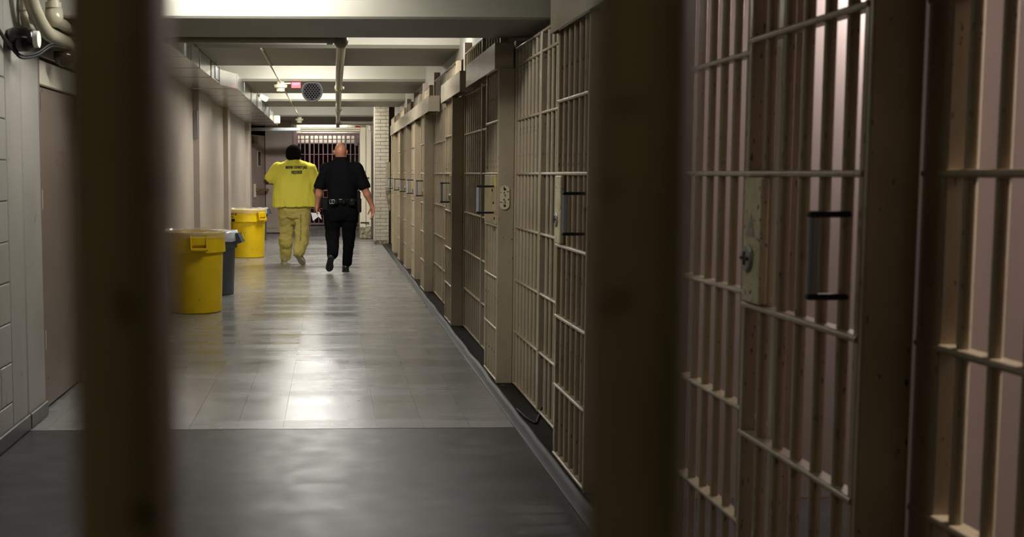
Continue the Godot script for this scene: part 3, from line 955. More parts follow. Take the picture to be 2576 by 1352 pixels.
# ---------------------------------------------------------------- ducts, pipes, fittings under the ceiling
func services():
	# sheet metal duct along the left wall
	var du := thing("air_duct", "galvanised sheet metal duct running under the ceiling along the left wall", "duct", Vector3.ZERO)
	var segs := []
	var d := 9.05
	while d < 13.2:
		segs.append([d, minf(d + 1.05, 13.25), -1.25])
		d += 1.05
	d = 13.85
	while d < 24.3:
		segs.append([d, minf(d + 1.2, 24.42), -1.112])
		d += 1.2
	for s in segs:
		var b := MB.new()
		var xa := -1.675
		b.box(P((xa + s[2]) / 2, 2.4635, (s[0] + s[1]) / 2), Vector3(s[2] - xa, 0.173, s[1] - s[0] - 0.012), 0.003)
		# the bottom sheet ripples a little
		var nq := int((s[1] - s[0] - 0.02) / 0.02)
		for k in nq:
			var za: float = s[0] + 0.01 + k * 0.02
			var zb := za + 0.02
			var ya := 2.3755 - 0.0011 * sin(za * 37.0)
			var yb := 2.3755 - 0.0011 * sin(zb * 37.0)
			var na := Vector3(0, -1, -0.0407 * cos(za * 37.0)).normalized()
			var nb := Vector3(0, -1, -0.0407 * cos(zb * 37.0)).normalized()
			b.smooth_quad(P(xa, ya, za), P(s[2], ya, za), P(s[2], yb, zb), P(xa, yb, zb), na, na, nb, nb)
		part(du, "duct_section", b.mesh(), M.duct)
		part(du, "seam_flange", slab(Vector3(xa, 2.3735, s[0] - 0.006), Vector3(s[2] + 0.006, 2.553, s[0] + 0.004), 0.002), M.duct)
	var tr := MB.new()
	tr.prism([Vector2(-1.675, -13.25), Vector2(-1.25, -13.25), Vector2(-1.112, -13.84), Vector2(-1.675, -13.84)], "y", 2.377, 2.55)
	part(du, "duct_offset", tr.mesh(), M.duct)
	part(du, "damper_plate", slab(Vector3(-1.249, 2.40, 12.6), Vector3(-1.243, 2.53, 13.15), 0.002), M.steel)
	for q in [[10.35, -1.235], [12.95, -1.235], [17.6, -1.1], [20.8, -1.1]]:
		part(du, "hanger_strap", slab(Vector3(q[1] - 0.004, 2.37, q[0]), Vector3(q[1] + 0.004, 2.555 if q[0] < 13 and q[0] > 11 else 3.0, q[0] + 0.03)), M.duct)
	# sprinkler main
	var sp := thing("sprinkler_pipe", "cream painted overhead pipe running the length of the corridor with clamp couplings", "pipe", Vector3.ZERO)
	part(sp, "main_pipe", tube_mesh([P(0.09, 2.45, 9.72), P(0.103, 2.45, 14.7), P(0.131, 2.45, 19.5), P(0.155, 2.45, 24.6), P(0.172, 2.45, 27.9)], 0.041, 18), M.pipe)
	part(sp, "branch_pipe", tube_mesh([P(-1.67, 2.487, 9.70), P(0.06, 2.487, 9.70)], 0.036, 16), M.pipe)
	var el := MB.new()
	el.lathe([Vector2(0, -0.062), Vector2(0.035, -0.052), Vector2(0.058, -0.022), Vector2(0.062, 0.0), Vector2(0.058, 0.022), Vector2(0.035, 0.052), Vector2(0, 0.062)], 20, P(0.088, 2.47, 9.70), true)
	part(sp, "elbow", el.mesh(), M.pipe)
	for c in [[0.036, -0.06, 2.487, 9.70, "x"]]:
		part(sp, "elbow_collar", tube_mesh([P(-0.03, 2.487, 9.70), P(0.02, 2.487, 9.70)], 0.047, 18), M.pipe)
	for q in [[0.103, 14.7], [0.131, 19.5], [0.155, 24.55], [0.172, 27.86]]:
		part(sp, "coupling", tube_mesh([P(q[0], 2.45, q[1] - 0.07), P(q[0], 2.45, q[1] - 0.05), P(q[0], 2.45, q[1] + 0.05), P(q[0], 2.45, q[1] + 0.07)], [0.047, 0.056, 0.056, 0.047], 18), M.pipe)
		part(sp, "coupling_bolt", box_mesh(Vector3(0.026, 0.035, 0.05), 0.004), M.pipe, P(q[0] + 0.058, 2.45, q[1]))
	part(sp, "branch_pipe", tube_mesh([P(0.2, 2.447, 24.60), P(1.12, 2.442, 24.60)], 0.037, 16), M.pipe)
	part(sp, "tee_collar", tube_mesh([P(0.16, 2.448, 24.60), P(0.235, 2.447, 24.60)], 0.050, 16), M.pipe)
	part(sp, "pipe_drop", tube_mesh([P(1.06, 2.44, 24.60), P(1.06, 3.0, 24.60)], 0.03, 12), M.pipe)
	for q in [12.0, 16.2, 20.0]:
		part(sp, "hanger", tube_mesh([P(0.11, 2.49, q), P(0.11, 2.556, q)], 0.008, 8), M.pipe)
	# conduit with two smoke detectors
	var co := thing("conduit", "thin pale conduit along the ceiling beams feeding the smoke detectors", "conduit", Vector3.ZERO)
	part(co, "conduit_run", tube_mesh([P(-0.652, 2.542, 10.98), P(-0.645, 2.542, 15.0)], 0.0105, 8), M.ivory)
	part(co, "conduit_run", tube_mesh(bend([P(-0.645, 2.542, 15.12), P(-0.65, 2.542, 23.6), P(-0.655, 2.545, 24.2)], 0.2), 0.0105, 8), M.ivory)
	for q in [11.1, 12.7, 16.0, 17.1, 19.1, 20.5]:
		part(co, "conduit_clip", box_mesh(Vector3(0.034, 0.016, 0.02), 0.003), M.ivory, P(-0.647, 2.546, q))
	part(co, "conduit_arm", tube_mesh([P(-0.60, 2.532, 15.05), P(-0.51, 2.532, 15.02)], 0.0105, 8), M.ivory)
	for q in [[-0.645, 15.05, "nearer"], [-0.655, 24.28, "farther"]]:
		var o := thing("smoke_detector", "round ivory smoke detector on the conduit, the %s of the two" % q[2], "smoke detector", P(q[0], 2.425, q[1]), "smoke detectors")
		var b := MB.new()
		b.lathe([Vector2(0, 0.13), Vector2(0.050, 0.13), Vector2(0.050, 0.088), Vector2(0, 0.088)], 20)
		part(o, "junction_box", b.mesh(), M.ivory)
		b = MB.new()
		b.lathe([Vector2(0, 0.09), Vector2(0.086, 0.09), Vector2(0.086, 0.07), Vector2(0.078, 0.05), Vector2(0.0, 0.05)], 28)
		part(o, "mounting_base", b.mesh(), M.ivory)
		b = MB.new()
		b.lathe([Vector2(0, 0.052), Vector2(0.057, 0.052), Vector2(0.055, 0.03), Vector2(0.045, 0.006), Vector2(0.036, 0.0), Vector2(0, 0.0)], 28)
		for k in 16:
			var a := TAU * k / 16
			b.box(Vector3(cos(a) * 0.049, 0.014, sin(a) * 0.049), Vector3(0.007, 0.012, 0.007))
		part(o, "sensor_head", b.mesh(), M.ivory)
	# exit sign
	var ex := thing("exit_sign", "small red exit sign hanging from the third ceiling beam", "sign", P(-0.445, 2.468, 15.02))
	part(ex, "sign_box", box_mesh(Vector3(0.126, 0.08, 0.05), 0.004), M.red, Vector3(0, 0.04, 0))
	var fc := part(ex, "sign_face", box_mesh(Vector3(0.108, 0.040, 0.003), 0.001), M.signface, Vector3(0, 0.055, 0.0255))
	var tm := TextMesh.new()
	tm.text = "EXIT"
	var fnt := SystemFont.new()
	fnt.font_names = PackedStringArray(["Droid Sans"])
	fnt.font_weight = 700
	tm.font = fnt
	tm.font_size = 32
	tm.pixel_size = 0.0012
	tm.depth = 0.002
	part(fc, "lettering", tm, mat(Color(0.78, 0.55, 0.62), 0.6), Vector3(0, 0, 0.0022))
	part(ex, "lower_panel", box_mesh(Vector3(0.116, 0.028, 0.003), 0.001), mat(Color(0.72, 0.25, 0.31), 0.5), Vector3(0, 0.018, 0.0255))
	# round loudspeaker with a flat top
	var ls := thing("loudspeaker", "dark round loudspeaker grille with a flat top under the third ceiling beam", "loudspeaker", P(-0.237, 2.432, 15.02))
	var pts := []
	for k in 40:
		var a := TAU * k / 40
		pts.append(Vector2(cos(a) * 0.138, minf(sin(a) * 0.112, 0.118)))
	var flat := []
	for k in 40:
		var a := TAU * k / 40
		flat.append(Vector2(cos(a) * 0.137, clampf(sin(a) * 0.137 - 0.0, -0.137, 0.108)))
	var sb := MB.new()
	sb.prism(flat, "z", -0.06, 0.05)
	part(ls, "shell", sb.mesh(), M.black)
	var gr := MB.new()
	var inner := []
	for q in flat: inner.append(q * 0.9)
	gr.prism(inner, "z", 0.05, 0.056)
	part(ls, "grille_plate", gr.mesh(), mat(Color(0.07, 0.067, 0.063), 0.9))
	for iy in range(-4, 5):
		for ix in range(-4, 5):
			var q := Vector2((ix + (0.5 if iy % 2 != 0 else 0.0)) * 0.036, iy * 0.024 - 0.008)
			if q.length() < 0.106 and q.y < 0.088:
				part(ls, "grille_hole", rod_mesh(0.0105, 0.002, 10), M.pit, Vector3(q.x, q.y, 0.0545), Vector3(PI / 2, 0, 0))
	# small boxes over and on the duct
	var em := thing("emergency_light", "white tilted emergency light above the duct on the fourth ceiling beam", "emergency light", P(-1.09, 2.60, 18.9))
	part(em, "case", box_mesh(Vector3(0.15, 0.075, 0.09), 0.01), M.white, Vector3(0, 0, 0), Vector3(0, 0.2, -0.45))
	part(em, "lens_cover", box_mesh(Vector3(0.11, 0.02, 0.06), 0.006), M.ivory, Vector3(-0.012, -0.038, 0.01), Vector3(0, 0.2, -0.45))
	var cb := thing("control_box", "ivory rounded control box on the far end of the duct", "box", P(-1.045, 2.42, 22.6))
	part(cb, "case", box_mesh(Vector3(0.125, 0.155, 0.12), 0.015), M.ivory)
	part(cb, "lid", box_mesh(Vector3(0.10, 0.13, 0.01), 0.004), M.ivory, Vector3(0.004, 0, 0.062))
	var cp := thing("wall_plate", "chromed upright plate on the edge of the second wall pilaster", "plate", P(-1.648, 1.965, 14.176))
	part(cp, "plate", box_mesh(Vector3(0.056, 0.335, 0.012), 0.004), M.steel)
	for s in [-0.15, 0.15]:
		part(cp, "screw", rod_mesh(0.005, 0.003, 8), M.knob, Vector3(0, s, 0.005), Vector3(PI / 2, 0, 0))
	# pipes and cables high on the left wall near the viewer
	var pa := thing("wall_pipe", "thin pale pipe dropping at the top left corner of the wall", "pipe", Vector3.ZERO, "pipes on the left wall")
	part(pa, "pipe", tube_mesh(bend([P(-1.592, 2.99, 6.12), P(-1.592, 2.14, 6.12), P(-1.592, 2.14, 7.6)], 0.06), 0.021, 14), M.pipe)
	part(pa, "collar", tube_mesh([P(-1.592, 2.215, 6.12), P(-1.592, 2.25, 6.12)], 0.028, 14), M.pipe)
	var pb := thing("wall_pipe", "thick pale pipe slanting down and bending away at the top left", "pipe", Vector3.ZERO, "pipes on the left wall")
	part(pb, "pipe", tube_mesh(bend([P(-1.565, 2.99, 5.93), P(-1.545, 2.31, 5.97), P(-1.497, 2.11, 6.12), P(-1.497, 2.10, 8.2)], 0.14, 8), 0.038, 18), M.pipe)
	var pc := thing("wall_pipe", "pale pipe with a collar and a fat elbow right of the slanting pipe", "pipe", Vector3.ZERO, "pipes on the left wall")
	part(pc, "pipe", tube_mesh(bend([P(-1.478, 2.99, 6.28), P(-1.478, 2.19, 6.28), P(-1.47, 2.188, 8.2)], 0.05), 0.031, 18), M.pipe)
	part(pc, "collar", tube_mesh([P(-1.478, 2.25, 6.28), P(-1.478, 2.28, 6.28)], 0.042, 18), M.pipe)
	var eb := MB.new()
	eb.lathe([Vector2(0, -0.05), Vector2(0.03, -0.042), Vector2(0.046, -0.02), Vector2(0.048, 0.0), Vector2(0.046, 0.05), Vector2(0, 0.05)], 18, P(-1.477, 2.20, 6.29), true)
	part(pc, "elbow", eb.mesh(), M.pipe)
	var jar := thing("jar_light", "dark glossy round housing with a pale end cap under the wall pipes", "fitting", P(-1.62, 2.045, 5.92))
	var jb := MB.new()
	jb.lathe([Vector2(0, 0), Vector2(0.05, 0), Vector2(0.062, 0.03), Vector2(0.062, 0.09), Vector2(0.05, 0.12), Vector2(0.04, 0.13), Vector2(0, 0.13)], 24, Vector3.ZERO, true)
	jb.moved(Transform3D(Basis(Vector3(0, 0, 1), -PI / 2), Vector3.ZERO))
	part(jar, "housing", jb.mesh(), mat(Color(0.10, 0.085, 0.07), 0.18))
	part(jar, "end_cap", tube_mesh([Vector3(0.128, 0, 0), Vector3(0.152, 0, 0)], 0.042, 20), M.white)
	var dm := MB.new()
	dm.lathe([Vector2(0, -0.055), Vector2(0.03, -0.05), Vector2(0.055, -0.03), Vector2(0.065, 0.0), Vector2(0.065, 0.03), Vector2(0, 0.03)], 24, Vector3.ZERO, true)
	single("dome_cover", dm.mesh(), mat(Color(0.20, 0.16, 0.12), 0.15), "dark brown glossy dome under the pipes at the head of the brown door", "fitting", P(-1.52, 2.035, 6.72))
	var ca := thing("cable", "dark cables sagging in a loop below the wall pipes at top left", "cable", Vector3.ZERO)
	for k in 2:
		var o := 0.014 * k
		part(ca, "strand", tube_mesh(bend([P(-1.60, 2.45, 5.45 + o), P(-1.60, 2.12, 5.52), P(-1.598, 2.03 - o, 5.78), P(-1.575, 1.965 - o, 5.97), P(-1.52, 1.99 - o, 6.08), P(-1.47, 2.055 - o, 6.18), P(-1.46, 2.07, 6.6)], 0.045, 6), 0.006, 8), M.rubber)
	var cc := thing("floor_cable", "short black cable curling out of the cell front onto the curb", "cable", Vector3.ZERO)
	part(cc, "strand", tube_mesh(bend([P(1.19, 0.06, 6.36), P(1.165, 0.032, 6.30), P(1.10, 0.03, 6.05), P(1.07, 0.035, 6.15), P(1.055, 0.036, 6.40)], 0.04, 6), 0.006, 8), M.rubber)

# ---------------------------------------------------------------- bins
func bins():
	var a := bin("refuse_bin", P(-1.355, 0, 11.44), 0.305, 0.262, 0.80, M.yellow, "big yellow plastic bin nearest the viewer, clear liner over its rim", "yellow bins", -1.32, true)
	var b := bin("refuse_bin", P(-1.36, 0, 18.93), 0.300, 0.262, 0.785, M.yellow, "yellow plastic bin with black lettering, farther along the left wall", "yellow bins", -0.72, true)
	bin("refuse_bin", P(-1.335, 0, 13.10), 0.268, 0.225, 0.71, M.graybin, "dark grey plastic bin with a white liner between the yellow bins", "grey bins", -0.12, false)
	bin("refuse_bin", P(-1.50, 0, 23.72), 0.20, 0.165, 0.66, M.graybin, "slim grey bin almost hidden behind the far yellow bin", "grey bins", -0.1, false)
	# lettering and scribble on the far yellow bin
	wrap_text(b, "BRUTE", 0.044, -2.585, 0.716, 0.2962, M.print, 0.26)
	wrap_text(b, "44 GAL", 0.022, -2.52, 0.668, 0.2990, M.print, 0.09)
	var lb := MB.new()
	for k in 6:
		var a0 := -2.58 + k * 0.05
		var q := []
		for w in [[a0, 0.592], [a0 + 0.05, 0.592], [a0 + 0.05, 0.636], [a0, 0.636]]:
			var r: float = 0.3036 - (w[1] - 0.589) * 0.0608
			q.append(Vector3(cos(w[0]) * r, w[1], -sin(w[0]) * r))
		lb.quad(q[0], q[1], q[2], q[3], Vector3(cos(a0), 0, -sin(a0)))
	part(b, "sticker", lb.mesh(), M.print)
	var sc := MB.new()
	for st in [[-1.94, 0.44, -1.90, 0.36], [-1.80, 0.45, -1.79, 0.40], [-1.66, 0.43, -1.70, 0.40], [-1.70, 0.40, -1.70, 0.37], [-1.98, 0.40, -1.88, 0.42], [-1.74, 0.32, -1.70, 0.28]]:
		var p0 := Vector3(cos(st[0]), 0, -sin(st[0])) * 0.2755 + Vector3(0, st[1], 0)
		var p1 := Vector3(cos(st[2]), 0, -sin(st[2])) * 0.2735 + Vector3(0, st[3], 0)
		sc.tube([p0, p1], 0.0026, 5)
	part(b, "scribble", sc.mesh(), M.print)

# face = azimuth of one handle, counted from +x towards the viewer (negative z is away)
func bin(called: String, at: Vector3, rt: float, rb: float, h: float, m: Material, label: String, group: String, face: float, big: bool) -> Node3D:
	var o := thing(called, label, "bin", at, group)
	var k := h / 0.80
	var skirt_lo := 0.60 * k
	var rs := lerpf(rb, rt, 0.80)
	var b := MB.new()
	b.lathe([Vector2(0, 0), Vector2(rb - 0.012, 0), Vector2(rb, 0.010), Vector2(lerpf(rb, rt, 0.45), skirt_lo), Vector2(rs + 0.010, skirt_lo), Vector2(rt - 0.008, h - 0.025), Vector2(rt, h - 0.022), Vector2(rt, h - 0.003), Vector2(rt - 0.006, h), Vector2(rt - 0.022, h), Vector2(rt - 0.03, h - 0.03), Vector2(rb - 0.01, 0.03), Vector2(0, 0.03)], 48)
	part(o, "body", b.mesh(), m)
	for s in 2:
		var az := face + PI * s
		var hm := MB.new()
		if big:
			hm.box(Vector3(0.018, -0.06 * k, 0), Vector3(0.05, 0.03, 0.15), 0.008)
			for t in [-1, 1]:
				hm.prism([Vector2(-0.008, 0.075), Vector2(0.012, 0.075), Vector2(0.044, -0.06), Vector2(0.03, -0.075), Vector2(-0.008, -0.075)], "z", t * 0.075 - 0.008, t * 0.075 + 0.008)
			hm.box(Vector3(0.006, 0.02, 0), Vector3(0.022, 0.08, 0.14), 0.006)
		else:
			hm.prism([Vector2(-0.03, 0.05), Vector2(0.02, 0.05), Vector2(0.065, -0.055), Vector2(-0.03, -0.085)], "z", -0.085, 0.085)
		var r := rs + (0.012 if big else 0.018)
		var y := h - 0.105 * k if big else h - 0.06
		part(o, "handle", hm.mesh(), m, Vector3(cos(az) * r, y, -sin(az) * r), Vector3(0, az, 0))
	# liner: a loose cuff over the rim, ruffled
	var nz := FastNoiseLite.new()
	nz.seed = int(at.z * 100)
	nz.frequency = 1.4
	var l := MB.new()
	if big:
		l.lathe([Vector2(rt - 0.05, h - 0.10), Vector2(rt - 0.035, h - 0.02), Vector2(rt - 0.018, h + 0.014), Vector2(rt + 0.004, h + 0.016), Vector2(rt + 0.010, h - 0.004), Vector2(rt + 0.009, h - 0.042), Vector2(rt + 0.012, h - 0.05), Vector2(rt + 0.008, h - 0.056)], 64, Vector3.ZERO, true, nz, h)
		part(o, "liner", l.mesh(), M.liner)
	else:
		l.lathe([Vector2(rt - 0.05, h - 0.16), Vector2(rt - 0.035, h - 0.02), Vector2(rt - 0.018, h + 0.010), Vector2(rt + 0.003, h + 0.012), Vector2(rt + 0.012, h - 0.01), Vector2(rt + 0.016, h - 0.055), Vector2(rt + 0.02, h - 0.085), Vector2(rt + 0.010, h - 0.10)], 64, Vector3.ZERO, true, nz, h)
		part(o, "liner", l.mesh(), M.linerwhite)
	return o

# flat lettering -> triangles small enough to be laid over a curved surface
func text_tris(text: String, width: float, cap: float) -> PackedVector3Array:
	var t := TextMesh.new()
	var fnt := SystemFont.new()
	fnt.font_names = PackedStringArray(["Droid Sans"])
	fnt.font_weight = 700
	t.font = fnt
	t.text = text
	t.font_size = 64
	t.pixel_size = 0.01
	t.depth = 0.0
	t.curve_step = 2.0
	var arr: Array = t.surface_get_arrays(0) if t.get_surface_count() > 0 else []
	var out := PackedVector3Array()
	if arr.is_empty():
		return out
	var vs: PackedVector3Array = arr[Mesh.ARRAY_VERTEX]
	var ids = arr[Mesh.ARRAY_INDEX]
	if ids == null or ids.size() == 0:
		ids = PackedInt32Array(range(vs.size()))
	var bb := AABB(vs[0], Vector3.ZERO)
	for q in vs: bb = bb.expand(q)
	var sx := width / bb.size.x
	var sy := cap / bb.size.y
	var c := bb.get_center()
	for i in range(0, ids.size(), 3):
		var q := []
		for k in 3:
			var w: Vector3 = vs[ids[i + k]] - c
			q.append(Vector3(w.x * sx, w.y * sy, 0))
		for w in [-0.03, 0.03]:    # struck twice, for a heavier face
			var o := Vector3(w * cap, 0, 0)
			split(out, q[0] + o, q[1] + o, q[2] + o, 0)
	return out

func split(out: PackedVector3Array, a: Vector3, b: Vector3, c: Vector3, depth: int):
	var ab := a.distance_squared_to(b)
	var bc := b.distance_squared_to(c)
	var ca := c.distance_squared_to(a)
	var lim := 0.018 * 0.018
	if depth > 7 or maxf(ab, maxf(bc, ca)) < lim:
		out.append_array([a, b, c])
	elif ab >= bc and ab >= ca:
		var m := (a + b) / 2
		split(out, a, m, c, depth + 1)
		split(out, m, b, c, depth + 1)
	elif bc >= ca:
		var m := (b + c) / 2
		split(out, a, b, m, depth + 1)
		split(out, a, m, c, depth + 1)
	else:
		var m := (a + c) / 2
		split(out, a, b, m, depth + 1)
		split(out, m, b, c, depth + 1)

func wrap_text(o: Node3D, text: String, cap: float, az: float, y: float, r: float, m: Material, width: float):
	var b := MB.new()
	var t := text_tris(text, width, cap)
	for i in range(0, t.size(), 3):
		var q := []
		for k in 3:
			var a := az + t[i + k].x / r
			q.append(Vector3(cos(a) * r, y + t[i + k].y, -sin(a) * r))
		b.tri(q[0], q[1], q[2], Vector3(q[0].x, 0, q[0].z))
	part(o, "lettering", b.mesh(), m)

# ---------------------------------------------------------------- people: fields of tapered capsules, meshed as surface nets
class Field extends RefCounted:
	var ty := PackedInt32Array()
	var A := PackedVector3Array()
	var B := PackedVector3Array()
	var R := PackedVector2Array()
	var K := PackedFloat32Array()
	var lofts := []
	var nz: FastNoiseLite = null
	var amp := 0.0
	var nscale := Vector3.ONE
	var cut_lo := -10.0     # nothing below
	var cut_hi := 10.0

	func cap(a: Vector3, b: Vector3, ra: float, rb: float, k := 0.03):
		ty.append(0); A.append(a); B.append(b); R.append(Vector2(ra, rb)); K.append(k)

	func ell(c: Vector3, r: Vector3, k := 0.03):
		ty.append(1); A.append(c); B.append(r); R.append(Vector2.ZERO); K.append(k)

	func carve(c: Vector3, r: Vector3, k := 0.02):
		ty.append(3); A.append(c); B.append(r); R.append(Vector2.ZERO); K.append(k)

	# rows of [y, middle x, middle z, half width, half depth]
	func loft(rows: Array, k := 0.04):
		ty.append(2); A.append(Vector3(lofts.size(), 0, 0)); B.append(Vector3.ZERO); R.append(Vector2(rows[0][0], rows[-1][0])); K.append(k)
		lofts.append(rows)

	func dist(i: int, p: Vector3) -> float:
		var t := ty[i]
		if t == 0:
			var ba := B[i] - A[i]
			var h := clampf((p - A[i]).dot(ba) / maxf(ba.length_squared(), 1e-9), 0.0, 1.0)
			return p.distance_to(A[i] + ba * h) - lerpf(R[i].x, R[i].y, h)
		if t == 2:
			var rows: Array = lofts[int(A[i].x)]
			var n := rows.size()
			var j := 0
			while j < n - 2 and p.y > rows[j + 1][0]:
				j += 1
			var r0: Array = rows[j]
			var r1: Array = rows[j + 1]
			var w := clampf((p.y - r0[0]) / (r1[0] - r0[0]), 0.0, 1.0)
			w = w * w * (3.0 - 2.0 * w) * 0.5 + w * 0.5
			var a := lerpf(r0[3], r1[3], w)
			var b := lerpf(r0[4], r1[4], w)
			var qx := (p.x - lerpf(r0[1], r1[1], w)) / a
			var qz := (p.z - lerpf(r0[2], r1[2], w)) / b
			var l := sqrt(qx * qx + qz * qz)
			var g := sqrt(qx * qx / (a * a) + qz * qz / (b * b))
			var d := -minf(a, b) if g < 1e-5 else l * (l - 1.0) / g
			return maxf(d, maxf(rows[0][0] - p.y, p.y - rows[n - 1][0]))
		var q := (p - A[i]) / B[i]
		var k0 := q.length()
		var k1 := (q / B[i]).length()
		return -B[i].x if k1 < 1e-5 else k0 * (k0 - 1.0) / k1

	func eval(p: Vector3, ids: PackedInt32Array) -> float:
		var d := 1.0
		for i in ids:
			var e := dist(i, p)
			var k := K[i]
			if ty[i] == 3:
				e = -e
				var hh := maxf(k - absf(d - e), 0.0) / k
				d = maxf(d, e) + hh * hh * k * 0.25
				continue
			var h := maxf(k - absf(d - e), 0.0) / k
			d = minf(d, e) - h * h * k * 0.25
		if nz != null and absf(d) < 0.06:
			d += amp * nz.get_noise_3dv(p * nscale)
		return maxf(d, maxf(cut_lo - p.y, p.y - cut_hi))

	func all() -> PackedInt32Array:
		return PackedInt32Array(range(ty.size()))

	# surface nets over the box lo..hi; cells whose middle lies in one of the skip boxes are left out
	func net(lo: Vector3, hi: Vector3, cell: float, out: Array, skip: Array = []):
		var n := Vector3i(((hi - lo) / cell).ceil()) + Vector3i.ONE
		var bs := 6
		var nb := Vector3i((n.x + bs - 1) / bs, (n.y + bs - 1) / bs, (n.z + bs - 1) / bs)
		var sx := nb.x * bs + 1
		var sy := nb.y * bs + 1
		var sz := nb.z * bs + 1
		var val := PackedFloat32Array()
		val.resize(sx * sy * sz)
		val.fill(9.0)
		var every := all()
		var reach := bs * cell * 0.87 * 1.6 + 0.02 + amp
		var active := []
		for bz in nb.z:
			for by in nb.y:
				for bx in nb.x:
					var c := lo + Vector3(bx + 0.5, by + 0.5, bz + 0.5) * bs * cell
					var ids := PackedInt32Array()
					var best := 9.0
					for i in every:
						var e := dist(i, c)
						if e < reach + 0.05 or ty[i] == 3:
							ids.append(i)
						if ty[i] != 3: best = minf(best, e)
					if best > reach or eval(c, every) < -reach:
						continue
					active.append(Vector3i(bx, by, bz))
					for k in bs + 1:
						for j in bs + 1:
							for i in bs + 1:
								var at := ((bz * bs + k) * sy + by * bs + j) * sx + bx * bs + i
								if val[at] == 9.0:
									val[at] = eval(lo + Vector3(bx * bs + i, by * bs + j, bz * bs + k) * cell, ids)
		var vid := {}
		var vs: PackedVector3Array = out[0]
		var start := vs.size()
		var off := [0, 1, sx, sx + 1, sx * sy, sx * sy + 1, sx * sy + sx, sx * sy + sx + 1]
		var corner := [Vector3(0, 0, 0), Vector3(1, 0, 0), Vector3(0, 1, 0), Vector3(1, 1, 0), Vector3(0, 0, 1), Vector3(1, 0, 1), Vector3(0, 1, 1), Vector3(1, 1, 1)]
		var ea := [0, 0, 0, 1, 1, 2, 2, 3, 4, 4, 5, 6]
		var eb := [1, 2, 4, 3, 5, 3, 6, 7, 5, 6, 7, 7]
		for ab in active:
			for k in bs:
				for j in bs:
					for i in bs:
						var ci := Vector3i(ab.x * bs + i, ab.y * bs + j, ab.z * bs + k)
						var at := (ci.z * sy + ci.y) * sx + ci.x
						var m := 0
						for q in 8:
							if val[at + off[q]] < 0.0: m += 1
						if m == 0 or m == 8:
							continue
						var mid := lo + (Vector3(ci) + Vector3(0.5, 0.5, 0.5)) * cell
						var dead := false
						for s in skip:
							if s.has_point(mid): dead = true
						if dead: continue
						var sum := Vector3.ZERO
						var cnt := 0
						for e in 12:
							var va := val[at + off[ea[e]]]
							var vb := val[at + off[eb[e]]]
							if (va < 0.0) != (vb < 0.0):
								sum += corner[ea[e]].lerp(corner[eb[e]], va / (va - vb))
								cnt += 1
						vid[at] = vs.size()
						vs.append(lo + (Vector3(ci) + sum / cnt) * cell)
		var ix: PackedInt32Array = out[1]
		for at in vid:
			for ax in 3:
				var d1: int = [1, sx, sx * sy][ax]
				var d2: int = [sx, sx * sy, 1][ax]
				var d3: int = [sx * sy, 1, sx][ax]
				var a := val[at]
				var b := val[at + d1]
				if (a < 0.0) == (b < 0.0):
					continue
				if not (vid.has(at - d2) and vid.has(at - d3) and vid.has(at - d2 - d3)):
					continue
				var q0: int = vid[at]
				var q1: int = vid[at - d2]
				var q2: int = vid[at - d2 - d3]
				var q3: int = vid[at - d3]
				if a < 0.0:
					ix.append_array([q0, q2, q1, q0, q3, q2])
				else:
					ix.append_array([q0, q1, q2, q0, q2, q3])
		out[0] = vs
		out[1] = ix

func net_mesh(out: Array) -> ArrayMesh:
	var vs: PackedVector3Array = out[0]
	var ix: PackedInt32Array = out[1]
	var ns := PackedVector3Array()
	ns.resize(vs.size())
	for i in range(0, ix.size(), 3):
		var a := vs[ix[i]]
		var n := (vs[ix[i + 2]] - a).cross(vs[ix[i + 1]] - a)   # clockwise faces
		ns[ix[i]] += n
		ns[ix[i + 1]] += n
		ns[ix[i + 2]] += n
	for i in ns.size():
		ns[i] = ns[i].normalized()
	var arr := []
	arr.resize(Mesh.ARRAY_MAX)
	arr[Mesh.ARRAY_VERTEX] = vs
	arr[Mesh.ARRAY_NORMAL] = ns
	arr[Mesh.ARRAY_INDEX] = ix
	var m := ArrayMesh.new()
	if ix.size() > 0:
		m.add_surface_from_arrays(Mesh.PRIMITIVE_TRIANGLES, arr)
	return m

func cloth(o: Node3D, called: String, f: Field, lo: Vector3, hi: Vector3, cell: float, m: Material) -> MeshInstance3D:
	var out := [PackedVector3Array(), PackedInt32Array()]
	f.net(lo, hi, cell, out)
	return part(o, called, net_mesh(out), m)

func folds(f: Field, seed_: int, amp: float, scale: Vector3):
	f.nz = FastNoiseLite.new()
	f.nz.seed = seed_
	f.nz.frequency = 1.0
	f.nz.fractal_octaves = 3
	f.amp = amp
	f.nscale = scale

